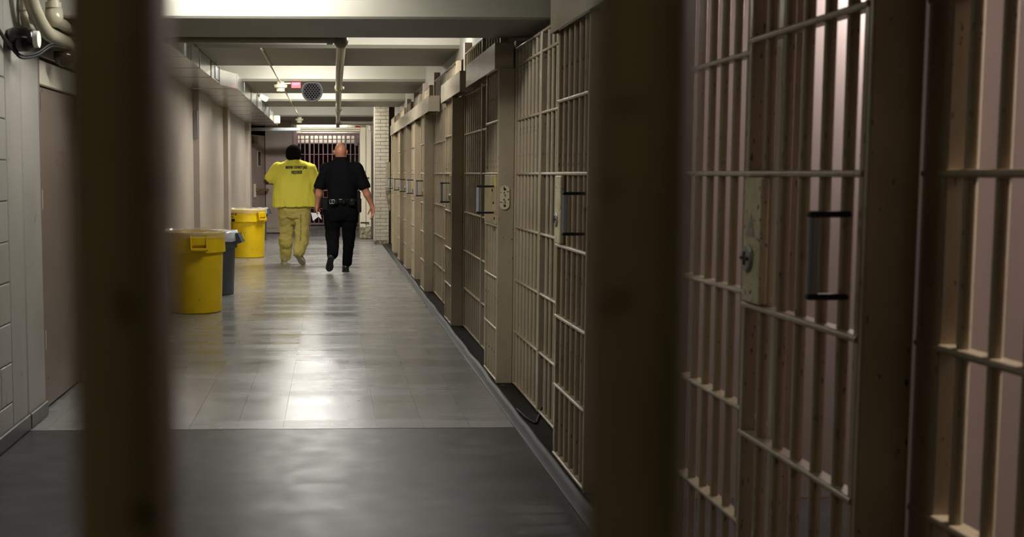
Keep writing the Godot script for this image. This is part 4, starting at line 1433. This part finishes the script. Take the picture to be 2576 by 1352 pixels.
# local axes of a person: x = right as seen from behind, y = up, -z = forward
func add_head(f: Field, c: Vector3, s := 1.0):
	f.ell(c + Vector3(0, 0.012, 0.012) * s, Vector3(0.076, 0.098, 0.096) * s, 0.02)
	f.ell(c + Vector3(0, -0.055, -0.038) * s, Vector3(0.058, 0.068, 0.062) * s, 0.04)         # face and jaw
	f.ell(c + Vector3(0, -0.105, -0.068) * s, Vector3(0.026, 0.02, 0.022) * s, 0.03)          # chin
	f.cap(c + Vector3(0, -0.008, -0.094) * s, c + Vector3(0, -0.045, -0.112) * s, 0.008 * s, 0.013 * s, 0.012)   # nose
	f.cap(c + Vector3(-0.04, 0.018, -0.082) * s, c + Vector3(0.04, 0.018, -0.082) * s, 0.012 * s, 0.012 * s, 0.02)  # brow
	for q in [-1.0, 1.0]:
		f.carve(c + Vector3(0.031 * q, -0.006, -0.100) * s, Vector3(0.018, 0.011, 0.014) * s, 0.012)
		f.ell(c + Vector3(0.079 * q, -0.012, 0.008) * s, Vector3(0.012, 0.032, 0.019) * s, 0.006)   # ears
		f.ell(c + Vector3(0.086 * q, 0.002, 0.012) * s, Vector3(0.009, 0.018, 0.013) * s, 0.004)
		f.cap(c + Vector3(0.008 * q, -0.072, -0.098) * s, c + Vector3(0.02 * q, -0.074, -0.090) * s, 0.006 * s, 0.005 * s, 0.006)  # lips

# a hand: palm, four fingers of three bones, thumb from the side of the palm. thumb_side = direction from palm to thumb
func add_hand(f: Field, w: Vector3, down: Vector3, thumb_side: Vector3, curl: Vector3, bendy := 0.35, s := 1.0):
	down = down.normalized()
	thumb_side = (thumb_side - down * thumb_side.dot(down)).normalized()
	curl = (curl - down * curl.dot(down)).normalized()
	f.cap(w, w + down * 0.03 * s, 0.026 * s, 0.028 * s, 0.02)
	for i in 4:
		var a := w + down * 0.028 * s + thumb_side * (0.018 - 0.012 * i) * s
		var b := w + down * (0.092 - (0.008 if i == 3 else 0.0)) * s + thumb_side * (0.030 - 0.020 * i) * s
		f.cap(a, b, 0.015 * s, 0.0125 * s, 0.014)
		var len: float = [0.040, 0.045, 0.041, 0.032][i] * s
		var dir := down.rotated(down.cross(curl).normalized(), bendy * 0.6 + 0.06 * i)
		var p := b
		for k in 3:
			var e: Vector3 = p + dir * len
			f.cap(p, e, (0.0098 - 0.0009 * k) * s, (0.0092 - 0.0011 * k) * s, 0.003)
			p = e
			len *= 0.68
			dir = dir.rotated(down.cross(curl).normalized(), bendy)
	var t := w + down * 0.03 * s + thumb_side * 0.022 * s
	var td := (down * 0.75 + thumb_side * 0.6 + curl * 0.35).normalized()
	f.cap(t, t + td * 0.042 * s, 0.0145 * s, 0.0115 * s, 0.012)
	var t2 := t + td * 0.042 * s
	var td2 := (td * 0.8 + down * 0.4 + curl * 0.25).normalized()
	f.cap(t2, t2 + td2 * 0.03 * s, 0.0112 * s, 0.0102 * s, 0.003)
	f.cap(t2 + td2 * 0.03 * s, t2 + td2 * 0.052 * s, 0.0102 * s, 0.0082 * s, 0.003)

# the skin: coarse over the body, fine over the head and the hands, one mesh
func skin(o: Node3D, f: Field, lo: Vector3, hi: Vector3, fine: Array, m: Material):
	var out := [PackedVector3Array(), PackedInt32Array()]
	var skip := []
	for b in fine:
		skip.append(b.grow(-0.014))
	f.net(lo, hi, 0.012, out, skip)
	for b in fine:
		f.net(b.position, b.end, 0.0042, out)
	part(o, "body", net_mesh(out), m)

func shoe_field(f: Field, heel: Vector3, toe: Vector3, up: Vector3, w: float):
	var dir := (toe - heel).normalized()
	var side := dir.cross(up).normalized()
	var l := heel.distance_to(toe)
	f.cap(heel + up * 0.036, heel + dir * l * 0.35 + up * 0.048, 0.036, 0.042, 0.02)
	f.cap(heel + up * 0.028, toe + up * 0.026 - dir * 0.01, 0.030, 0.028, 0.03)
	f.cap(heel + dir * l * 0.62 + up * 0.030 + side * w * 0.35, toe - dir * 0.03 + up * 0.026 + side * w * 0.2, 0.032, 0.026, 0.03)
	f.cap(heel + dir * l * 0.62 + up * 0.030 - side * w * 0.35, toe - dir * 0.03 + up * 0.026 - side * w * 0.25, 0.032, 0.026, 0.03)
	f.cap(heel + up * 0.055, heel + up * 0.065 + dir * 0.03, 0.034, 0.036, 0.02)

func sole_mesh(heel: Vector3, toe: Vector3, up: Vector3, w: float, thick: float) -> Mesh:
	var dir := (toe - heel).normalized()
	var side := up.cross(dir).normalized()
	var l := heel.distance_to(toe) + 0.05
	var pts := []
	var prof := [[0.0, 0.0], [0.012, 0.55], [0.06, 0.80], [0.2, 0.82], [0.42, 0.74], [0.62, 1.0], [0.8, 0.96], [0.93, 0.62], [1.0, 0.0]]
	for q in prof: pts.append(Vector2(q[1] * w, q[0] * l - 0.036))
	for i in range(prof.size() - 2, 0, -1): pts.append(Vector2(-prof[i][1] * w, prof[i][0] * l - 0.036))
	var b := MB.new()
	b.prism(pts, "y", 0.0, thick)
	b.moved(Transform3D(Basis(side, up, dir), heel))
	return b.mesh()

# lettering laid on a field from behind (from +z), centred at x, y; turned by ang
func cloth_text(o: Node3D, f: Field, text: String, width: float, cap: float, at: Vector2, ang: float, m: Material, arch := 0.0):
	var t := text_tris(text, width, cap)
	var b := MB.new()
	var ids := f.all()
	for i in range(0, t.size(), 3):
		var q := []
		for k in 3:
			var u := Vector2(t[i + k].x, t[i + k].y - arch * t[i + k].x * t[i + k].x)
			u = u.rotated(ang) + at
			var p := Vector3(u.x, u.y, 0.6)
			for step in 40:
				var d := f.eval(p, ids)
				if d < 0.002: break
				p.z -= maxf(d * 0.8, 0.001)
				if p.z < -0.4: break
			q.append(p + Vector3(0, 0, 0.0025))
		b.tri(q[0], q[1], q[2], Vector3(0, 0, 1))
	part(o, "lettering", b.mesh(), m)

func prisoner():
	var o := thing("person", "person in yellow short sleeved top and baggy pale yellow trousers walking away, black hair", "person", P(-0.555, 0, 17.40))
	# joints
	var hipl := Vector3(-0.10, 0.93, 0.0)
	var hipr := Vector3(0.10, 0.93, 0.0)
	var kneel := Vector3(-0.12, 0.50, -0.14)
	var kneer := Vector3(0.115, 0.50, 0.02)
	var ankl := Vector3(-0.135, 0.085, -0.20)
	var ankr := Vector3(0.055, 0.20, 0.34)
	var shl := Vector3(-0.235, 1.465, 0.0)
	var shr := Vector3(0.235, 1.455, 0.0)
	var ell := Vector3(-0.408, 1.25, -0.02)
	var elr := Vector3(0.36, 1.20, 0.02)
	var wrl := Vector3(-0.30, 1.22, -0.27)
	var wrr := Vector3(0.385, 0.965, -0.06)
	var hc := Vector3(-0.005, 1.672, -0.02)
	var f := Field.new()
	f.loft([[0.90, 0, 0, 0.16, 0.11], [1.0, 0, 0, 0.18, 0.125], [1.2, 0, 0, 0.17, 0.115], [1.38, 0, 0, 0.18, 0.11], [1.5, 0, 0, 0.11, 0.08]])
	f.cap(Vector3(0, 1.48, 0.01), Vector3(0, 1.62, -0.015), 0.066, 0.06, 0.05)
	f.cap(Vector3(0, 1.49, 0.0), shl, 0.06, 0.058, 0.06)
	f.cap(Vector3(0, 1.49, 0.0), shr, 0.06, 0.058, 0.06)
	f.cap(shl, ell, 0.056, 0.044)
	f.cap(ell, wrl, 0.043, 0.028)
	f.cap(shr, elr, 0.056, 0.044)
	f.cap(elr, wrr, 0.043, 0.028)
	f.cap(hipl, kneel, 0.085, 0.056)
	f.cap(kneel, ankl, 0.055, 0.035)
	f.cap(hipr, kneer, 0.085, 0.056)
	f.cap(kneer, ankr, 0.055, 0.035)
	add_head(f, hc, 1.02)
	add_hand(f, wrl, Vector3(0.35, -0.1, -1), Vector3(0.2, 1, 0), Vector3(1, 0, 0.3), 0.4)
	add_hand(f, wrr, Vector3(0.05, -1, -0.15), Vector3(0.1, 0, -1), Vector3(-1, 0, 0), 0.35)
	skin(o, f, Vector3(-0.52, 0.02, -0.5), Vector3(0.52, 1.86, 0.5), [AABB(Vector3(-0.13, 1.54, -0.18), Vector3(0.26, 0.30, 0.32)), AABB(wrl + Vector3(-0.08, -0.12, -0.21), Vector3(0.22, 0.2, 0.24)), AABB(wrr + Vector3(-0.09, -0.21, -0.12), Vector3(0.17, 0.24, 0.17))], M.skindark)
	eyes(o, hc, 1.02)
	# hair
	var h := Field.new()
	h.ell(hc + Vector3(0, 0.022, 0.028), Vector3(0.113, 0.112, 0.108), 0.03)
	h.ell(hc + Vector3(0, -0.045, 0.045), Vector3(0.108, 0.072, 0.08), 0.05)
	h.carve(hc + Vector3(0, -0.05, -0.15), Vector3(0.075, 0.11, 0.10), 0.02)
	folds(h, 3, 0.006, Vector3(45, 45, 45))
	cloth(o, "hair", h, hc + Vector3(-0.14, -0.13, -0.12), hc + Vector3(0.14, 0.15, 0.16), 0.006, M.hair)
	# loose top
	var s := Field.new()
	s.loft([[0.865, 0.005, 0.0, 0.338, 0.20], [0.98, 0.005, 0.0, 0.333, 0.20], [1.15, 0.01, 0, 0.318, 0.185], [1.30, 0.01, 0, 0.295, 0.165], [1.42, 0.01, 0.0, 0.265, 0.135], [1.50, 0.005, 0.0, 0.205, 0.105], [1.555, 0.0, 0.0, 0.125, 0.085], [1.59, 0.0, -0.005, 0.082, 0.078]], 0.03)
	s.cap(Vector3(-0.16, 1.475, 0), shl + Vector3(-0.01, -0.03, 0), 0.07, 0.085, 0.06)
	s.cap(Vector3(0.16, 1.475, 0), shr + Vector3(0.01, -0.03, 0), 0.07, 0.085, 0.06)
	s.cap(shl + Vector3(-0.005, -0.02, 0), ell + Vector3(0.045, 0.055, 0.0), 0.080, 0.084, 0.05)
	s.cap(shr + Vector3(0.01, -0.03, 0), elr + Vector3(0.0, 0.04, 0.0), 0.085, 0.088, 0.05)
	s.carve(ell + Vector3(-0.085, -0.105, -0.02), Vector3(0.13, 0.13, 0.19), 0.006)
	s.carve(elr + Vector3(0.03, -0.10, -0.0), Vector3(0.10, 0.08, 0.17), 0.012)
	folds(s, 12, 0.020, Vector3(8.0, 2.6, 6.0))
	s.cut_lo = 0.872
	cloth(o, "top", s, Vector3(-0.52, 0.85, -0.32), Vector3(0.52, 1.62, 0.32), 0.011, M.shirt)
	cloth_text(o, s, "WAYNE COUNTY JAIL", 0.325, 0.055, Vector2(0.042, 1.458), 0.0, M.print, 0.10)
	cloth_text(o, s, "PRISONER", 0.158, 0.053, Vector2(0.048, 1.388), 0.05, M.print)
	# collar band and hem
	var hem := Field.new()
	hem.loft([[0.868, 0.005, 0.0, 0.341, 0.203], [0.90, 0.005, 0.0, 0.340, 0.203]], 0.02)
	folds(hem, 12, 0.020, Vector3(8.0, 2.6, 6.0))
	cloth(o, "hem", hem, Vector3(-0.4, 0.85, -0.26), Vector3(0.4, 0.92, 0.26), 0.011, M.shirt)
	# baggy trousers
	var t := Field.new()
	t.loft([[0.70, 0.0, 0.0, 0.20, 0.13], [0.84, 0.0, 0.0, 0.235, 0.155], [0.98, 0.0, 0.0, 0.225, 0.15]], 0.05)
	t.cap(Vector3(-0.122, 0.82, -0.01), kneel + Vector3(0.005, 0, 0), 0.118, 0.108, 0.03)
	t.cap(kneel, kneel + Vector3(-0.018, -0.17, 0.02), 0.108, 0.102, 0.04)
	t.cap(kneel + Vector3(-0.018, -0.17, 0.02), ankl + Vector3(0.0, 0.02, 0.01), 0.100, 0.083, 0.04)
	t.cap(Vector3(0.122, 0.82, 0.0), kneer, 0.118, 0.108, 0.03)
	t.cap(kneer, kneer + Vector3(0.0, -0.15, 0.13), 0.106, 0.098, 0.04)
	t.cap(kneer + Vector3(0.0, -0.15, 0.13), ankr + Vector3(0.015, 0.0, -0.02), 0.098, 0.088, 0.04)
	t.cap(Vector3(-0.003, 0.80, 0), Vector3(-0.003, 0.63, -0.02), 0.075, 0.05, 0.04)
	t.carve(Vector3(-0.012, 0.26, -0.06), Vector3(0.012, 0.34, 0.5), 0.015)
	folds(t, 22, 0.024, Vector3(6.0, 7.5, 6.0))
	cloth(o, "trousers", t, Vector3(-0.34, 0.04, -0.42), Vector3(0.34, 1.0, 0.52), 0.011, M.trousers)
	cloth_text(o, t, "WAYNE COUNTY JAIL", 0.40, 0.032, Vector2(0.10, 0.56), -PI / 2, M.printgray)
	# slip-on shoes
	shoe(o, Vector3(-0.15, 0.012, -0.13), Vector3(-0.175, 0.012, -0.36), Vector3.UP, 0.048, M.shoe, M.sole)
	var heel := Vector3(0.055, 0.158, 0.37)
	var toe := Vector3(0.145, 0.012, 0.235)
	var up2 := (toe - heel).normalized().cross(Vector3(0, 0.0, 1)).cross((toe - heel).normalized())
	var want2 := Vector3(0.3, 0.45, -0.85)
	up2 = (want2 - (toe - heel).normalized() * want2.dot((toe - heel).normalized())).normalized()
	shoe(o, heel, toe, up2, 0.048, M.shoe, M.sole)

func shoe(o: Node3D, heel: Vector3, toe: Vector3, up: Vector3, w: float, m: Material, sole: Material):
	var f := Field.new()
	shoe_field(f, heel, toe, up, w)
	var lo := heel.min(toe) - Vector3(0.12, 0.1, 0.12)
	var hi := heel.max(toe) + Vector3(0.12, 0.18, 0.12)
	var s := cloth(o, "shoe", f, lo, hi, 0.008, m)
	part(s, "sole", sole_mesh(heel - up * 0.012, toe - up * 0.012, up, w, 0.026), sole)

func eyes(o: Node3D, c: Vector3, s: float):
	for q in [-1.0, 1.0]:
		var b := MB.new()
		b.lathe([Vector2(0, -0.011), Vector2(0.008, -0.008), Vector2(0.011, 0), Vector2(0.008, 0.008), Vector2(0, 0.011)], 12, Vector3.ZERO, true)
		part(o, "eye", b.mesh(), M.eye, c + Vector3(0.031 * q, -0.006, -0.082) * s)

func officer():
	var o := thing("person_in_uniform", "bald person in black short sleeved uniform and duty belt walking away, paper in hand", "person", P(0.158, 0, 16.02))
	o.name = numbered("person")
	var hipl := Vector3(-0.10, 0.93, 0.0)
	var hipr := Vector3(0.095, 0.93, 0.0)
	var kneel := Vector3(-0.135, 0.52, -0.03)
	var kneer := Vector3(0.085, 0.50, -0.03)
	var ankl := Vector3(-0.155, 0.235, 0.34)
	var ankr := Vector3(0.045, 0.10, -0.06)
	var shl := Vector3(-0.225, 1.445, 0.0)
	var shr := Vector3(0.205, 1.452, 0.0)
	var ell := Vector3(-0.310, 1.165, 0.02)
	var elr := Vector3(0.312, 1.165, 0.03)
	var wrl := Vector3(-0.352, 0.935, -0.06)
	var wrr := Vector3(0.415, 0.925, -0.02)
	var hc := Vector3(-0.022, 1.675, -0.03)
	var f := Field.new()
	f.loft([[0.90, 0, 0, 0.16, 0.11], [1.0, 0, 0, 0.17, 0.115], [1.2, 0, 0, 0.165, 0.11], [1.38, 0, 0, 0.18, 0.11], [1.5, -0.01, 0, 0.10, 0.08]])
	f.cap(Vector3(-0.015, 1.48, 0.01), Vector3(-0.02, 1.63, -0.02), 0.070, 0.066, 0.05)
	f.cap(Vector3(0, 1.48, 0.0), shl, 0.06, 0.058, 0.06)
	f.cap(Vector3(0, 1.48, 0.0), shr, 0.06, 0.058, 0.06)
	f.cap(shl, ell, 0.056, 0.050)
	f.cap(ell, ell.lerp(wrl, 0.35), 0.050, 0.048)
	f.cap(ell.lerp(wrl, 0.35), wrl, 0.047, 0.030)
	f.cap(shr, elr, 0.056, 0.050)
	f.cap(elr, elr.lerp(wrr, 0.35), 0.050, 0.048)
	f.cap(elr.lerp(wrr, 0.35), wrr, 0.047, 0.030)
	f.cap(hipl, kneel, 0.085, 0.056)
	f.cap(kneel, ankl, 0.055, 0.035)
	f.cap(hipr, kneer, 0.085, 0.056)
	f.cap(kneer, ankr, 0.055, 0.035)
	add_head(f, hc, 1.08)
	add_hand(f, wrl, Vector3(-0.02, -1, -0.1), Vector3(0.2, 0, -1), Vector3(1, 0, 0.0), 0.55)
	add_hand(f, wrr, Vector3(0.16, -1, 0.05), Vector3(-0.5, -0.1, -0.8), Vector3(-0.9, 0, 0.4), 0.32, 1.05)
	skin(o, f, Vector3(-0.52, 0.05, -0.4), Vector3(0.56, 1.86, 0.5), [AABB(Vector3(-0.16, 1.53, -0.18), Vector3(0.28, 0.31, 0.32)), AABB(wrl + Vector3(-0.10, -0.22, -0.12), Vector3(0.18, 0.25, 0.17)), AABB(wrr + Vector3(-0.10, -0.23, -0.13), Vector3(0.19, 0.26, 0.19))], M.skin)
	eyes(o, hc, 1.08)
	# shirt
	var s := Field.new()
	s.loft([[0.99, 0, 0, 0.198, 0.15], [1.10, 0, 0, 0.205, 0.155], [1.25, 0, 0, 0.215, 0.150], [1.38, 0, 0.0, 0.222, 0.135], [1.46, -0.005, 0.0, 0.190, 0.118], [1.53, -0.015, 0.0, 0.115, 0.108], [1.565, -0.02, 0.004, 0.090, 0.098]], 0.04)
	s.cap(Vector3(-0.13, 1.46, 0), shl + Vector3(-0.005, -0.01, 0), 0.070, 0.078, 0.05)
	s.cap(Vector3(0.13, 1.46, 0), shr + Vector3(0.005, -0.01, 0), 0.070, 0.078, 0.05)
	s.cap(shl + Vector3(-0.005, -0.015, 0), ell + Vector3(0.0, 0.03, 0), 0.074, 0.080, 0.04)
	s.cap(shr + Vector3(0.005, -0.015, 0), elr + Vector3(0.0, 0.03, 0), 0.074, 0.080, 0.04)
	s.carve(ell + Vector3(-0.05, -0.155, -0.0), Vector3(0.165, 0.165, 0.20), 0.006)
	s.carve(elr + Vector3(0.05, -0.155, -0.0), Vector3(0.165, 0.165, 0.20), 0.006)
	folds(s, 31, 0.010, Vector3(7.0, 4.0, 7.0))
	cloth(o, "shirt", s, Vector3(-0.48, 0.97, -0.28), Vector3(0.48, 1.60, 0.28), 0.011, M.uniform)
	var col := Field.new()
	col.loft([[1.52, -0.018, 0.006, 0.105, 0.098], [1.565, -0.02, 0.006, 0.094, 0.092], [1.60, -0.02, 0.002, 0.086, 0.086]], 0.01)
	cloth(o, "collar", col, Vector3(-0.15, 1.52, -0.12), Vector3(0.12, 1.61, 0.12), 0.008, M.uniform)
	for q in [-1.0, 1.0]:
		var e := MB.new()
		e.box(Vector3.ZERO, Vector3(0.13, 0.008, 0.045), 0.003)
		part(o, "shoulder_strap", e.mesh(), M.uniform, Vector3(q * 0.175, 1.533, 0.0), Vector3(0, 0, -q * 0.42))
		part(o, "sleeve_patch", box_mesh(Vector3(0.012, 0.085, 0.07), 0.004), M.patch, Vector3(q * 0.323, 1.37, 0.03), Vector3(0, 0, q * 0.30))
	# trousers
	var t := Field.new()
	t.loft([[0.72, 0, 0, 0.20, 0.13], [0.86, 0, 0, 0.225, 0.15], [1.02, 0, 0, 0.205, 0.148]], 0.05)
	t.cap(Vector3(-0.135, 0.84, 0), kneel, 0.128, 0.098, 0.03)
	t.cap(Vector3(-0.06, 0.82, 0), Vector3(-0.085, 0.68, 0), 0.10, 0.085, 0.05)
	t.cap(Vector3(0.05, 0.82, 0), Vector3(0.065, 0.68, 0), 0.10, 0.085, 0.05)
	t.cap(kneel, ankl + Vector3(0.02, 0.03, -0.01), 0.098, 0.075, 0.04)
	t.cap(Vector3(0.12, 0.84, 0), kneer, 0.118, 0.092, 0.03)
	t.cap(kneer, ankr + Vector3(0.01, 0.03, 0.01), 0.092, 0.080, 0.04)
	t.carve(Vector3(-0.015, 0.27, -0.02), Vector3(0.022, 0.375, 0.5), 0.02)
	folds(t, 41, 0.012, Vector3(6.0, 6.0, 6.0))
	cloth(o, "trousers", t, Vector3(-0.36, 0.05, -0.3), Vector3(0.36, 1.03, 0.52), 0.011, M.uniformpants)
	# duty belt and what hangs on it
	var b := Field.new()
	b.loft([[0.968, 0, 0, 0.222, 0.166], [1.022, 0, 0, 0.222, 0.166]], 0.01)
	b.carve(Vector3(0, 1.0, 0), Vector3(0.19, 0.5, 0.13), 0.005)
	var belt := cloth(o, "duty_belt", b, Vector3(-0.26, 0.95, -0.2), Vector3(0.26, 1.04, 0.2), 0.009, M.leather)
	for q in [[-0.235, 0.955, 0.03, 0.085, 0.17, 0.11], [0.232, 0.93, 0.02, 0.07, 0.20, 0.10], [0.225, 1.06, -0.02, 0.06, 0.13, 0.07], [0.13, 0.985, 0.165, 0.085, 0.10, 0.04], [-0.10, 0.99, 0.168, 0.09, 0.085, 0.04], [0.02, 0.99, 0.172, 0.055, 0.075, 0.035]]:
		part(belt, "pouch", box_mesh(Vector3(q[3], q[4], q[5]), 0.012), M.leather, Vector3(q[0], q[1], q[2]))
	var cu := MB.new()
	for k in 2:
		var ring := []
		for j in 13: ring.append(Vector3(cos(TAU * j / 12) * 0.026 + k * 0.03, sin(TAU * j / 12) * 0.030, 0))
		cu.tube(ring, 0.0045, 6, false)
	part(belt, "handcuffs", cu.mesh(), M.steel, Vector3(-0.155, 0.985, 0.178), Vector3(0, -0.4, 0))
	part(belt, "snap", rod_mesh(0.008, 0.004, 10), M.steel, Vector3(0.13, 1.005, 0.185), Vector3(PI / 2, 0, 0))
	# shoes
	shoe(o, Vector3(0.045, 0.012, 0.02), Vector3(0.05, 0.012, -0.22), Vector3.UP, 0.05, M.leather, M.rubber)
	var heel := Vector3(-0.158, 0.215, 0.40)
	var toe := Vector3(-0.185, 0.04, 0.27)
	var dir := (toe - heel).normalized()
	var want := Vector3(0.0, 0.55, -0.85)
	var up := (want - dir * want.dot(dir)).normalized()
	shoe(o, heel, toe, up, 0.052, M.leather, M.rubber)
	# the folded paper in the left hand
	var pa := thing("paper", "folded white paper held in the left hand of the person in uniform", "paper", P(-0.205, 0.775, 16.08))
	var pm := MB.new()
	pm.prism([Vector2(-0.075, 0.055), Vector2(-0.02, 0.045), Vector2(0.03, 0.06), Vector2(0.04, 0.0), Vector2(-0.045, -0.065)], "z", -0.0015, 0.0015)
	part(pa, "sheet", pm.mesh(), M.paper, Vector3(0, 0, 0), Vector3(0.1, 0.2, 0))
	var pn := MB.new()
	pn.prism([Vector2(0.02, 0.06), Vector2(0.05, 0.062), Vector2(0.092, -0.045), Vector2(0.03, 0.0)], "z", -0.0015, 0.0015)
	part(pa, "folded_flap", pn.mesh(), M.paper, Vector3(0, 0, 0.004), Vector3(0, -0.5, 0))
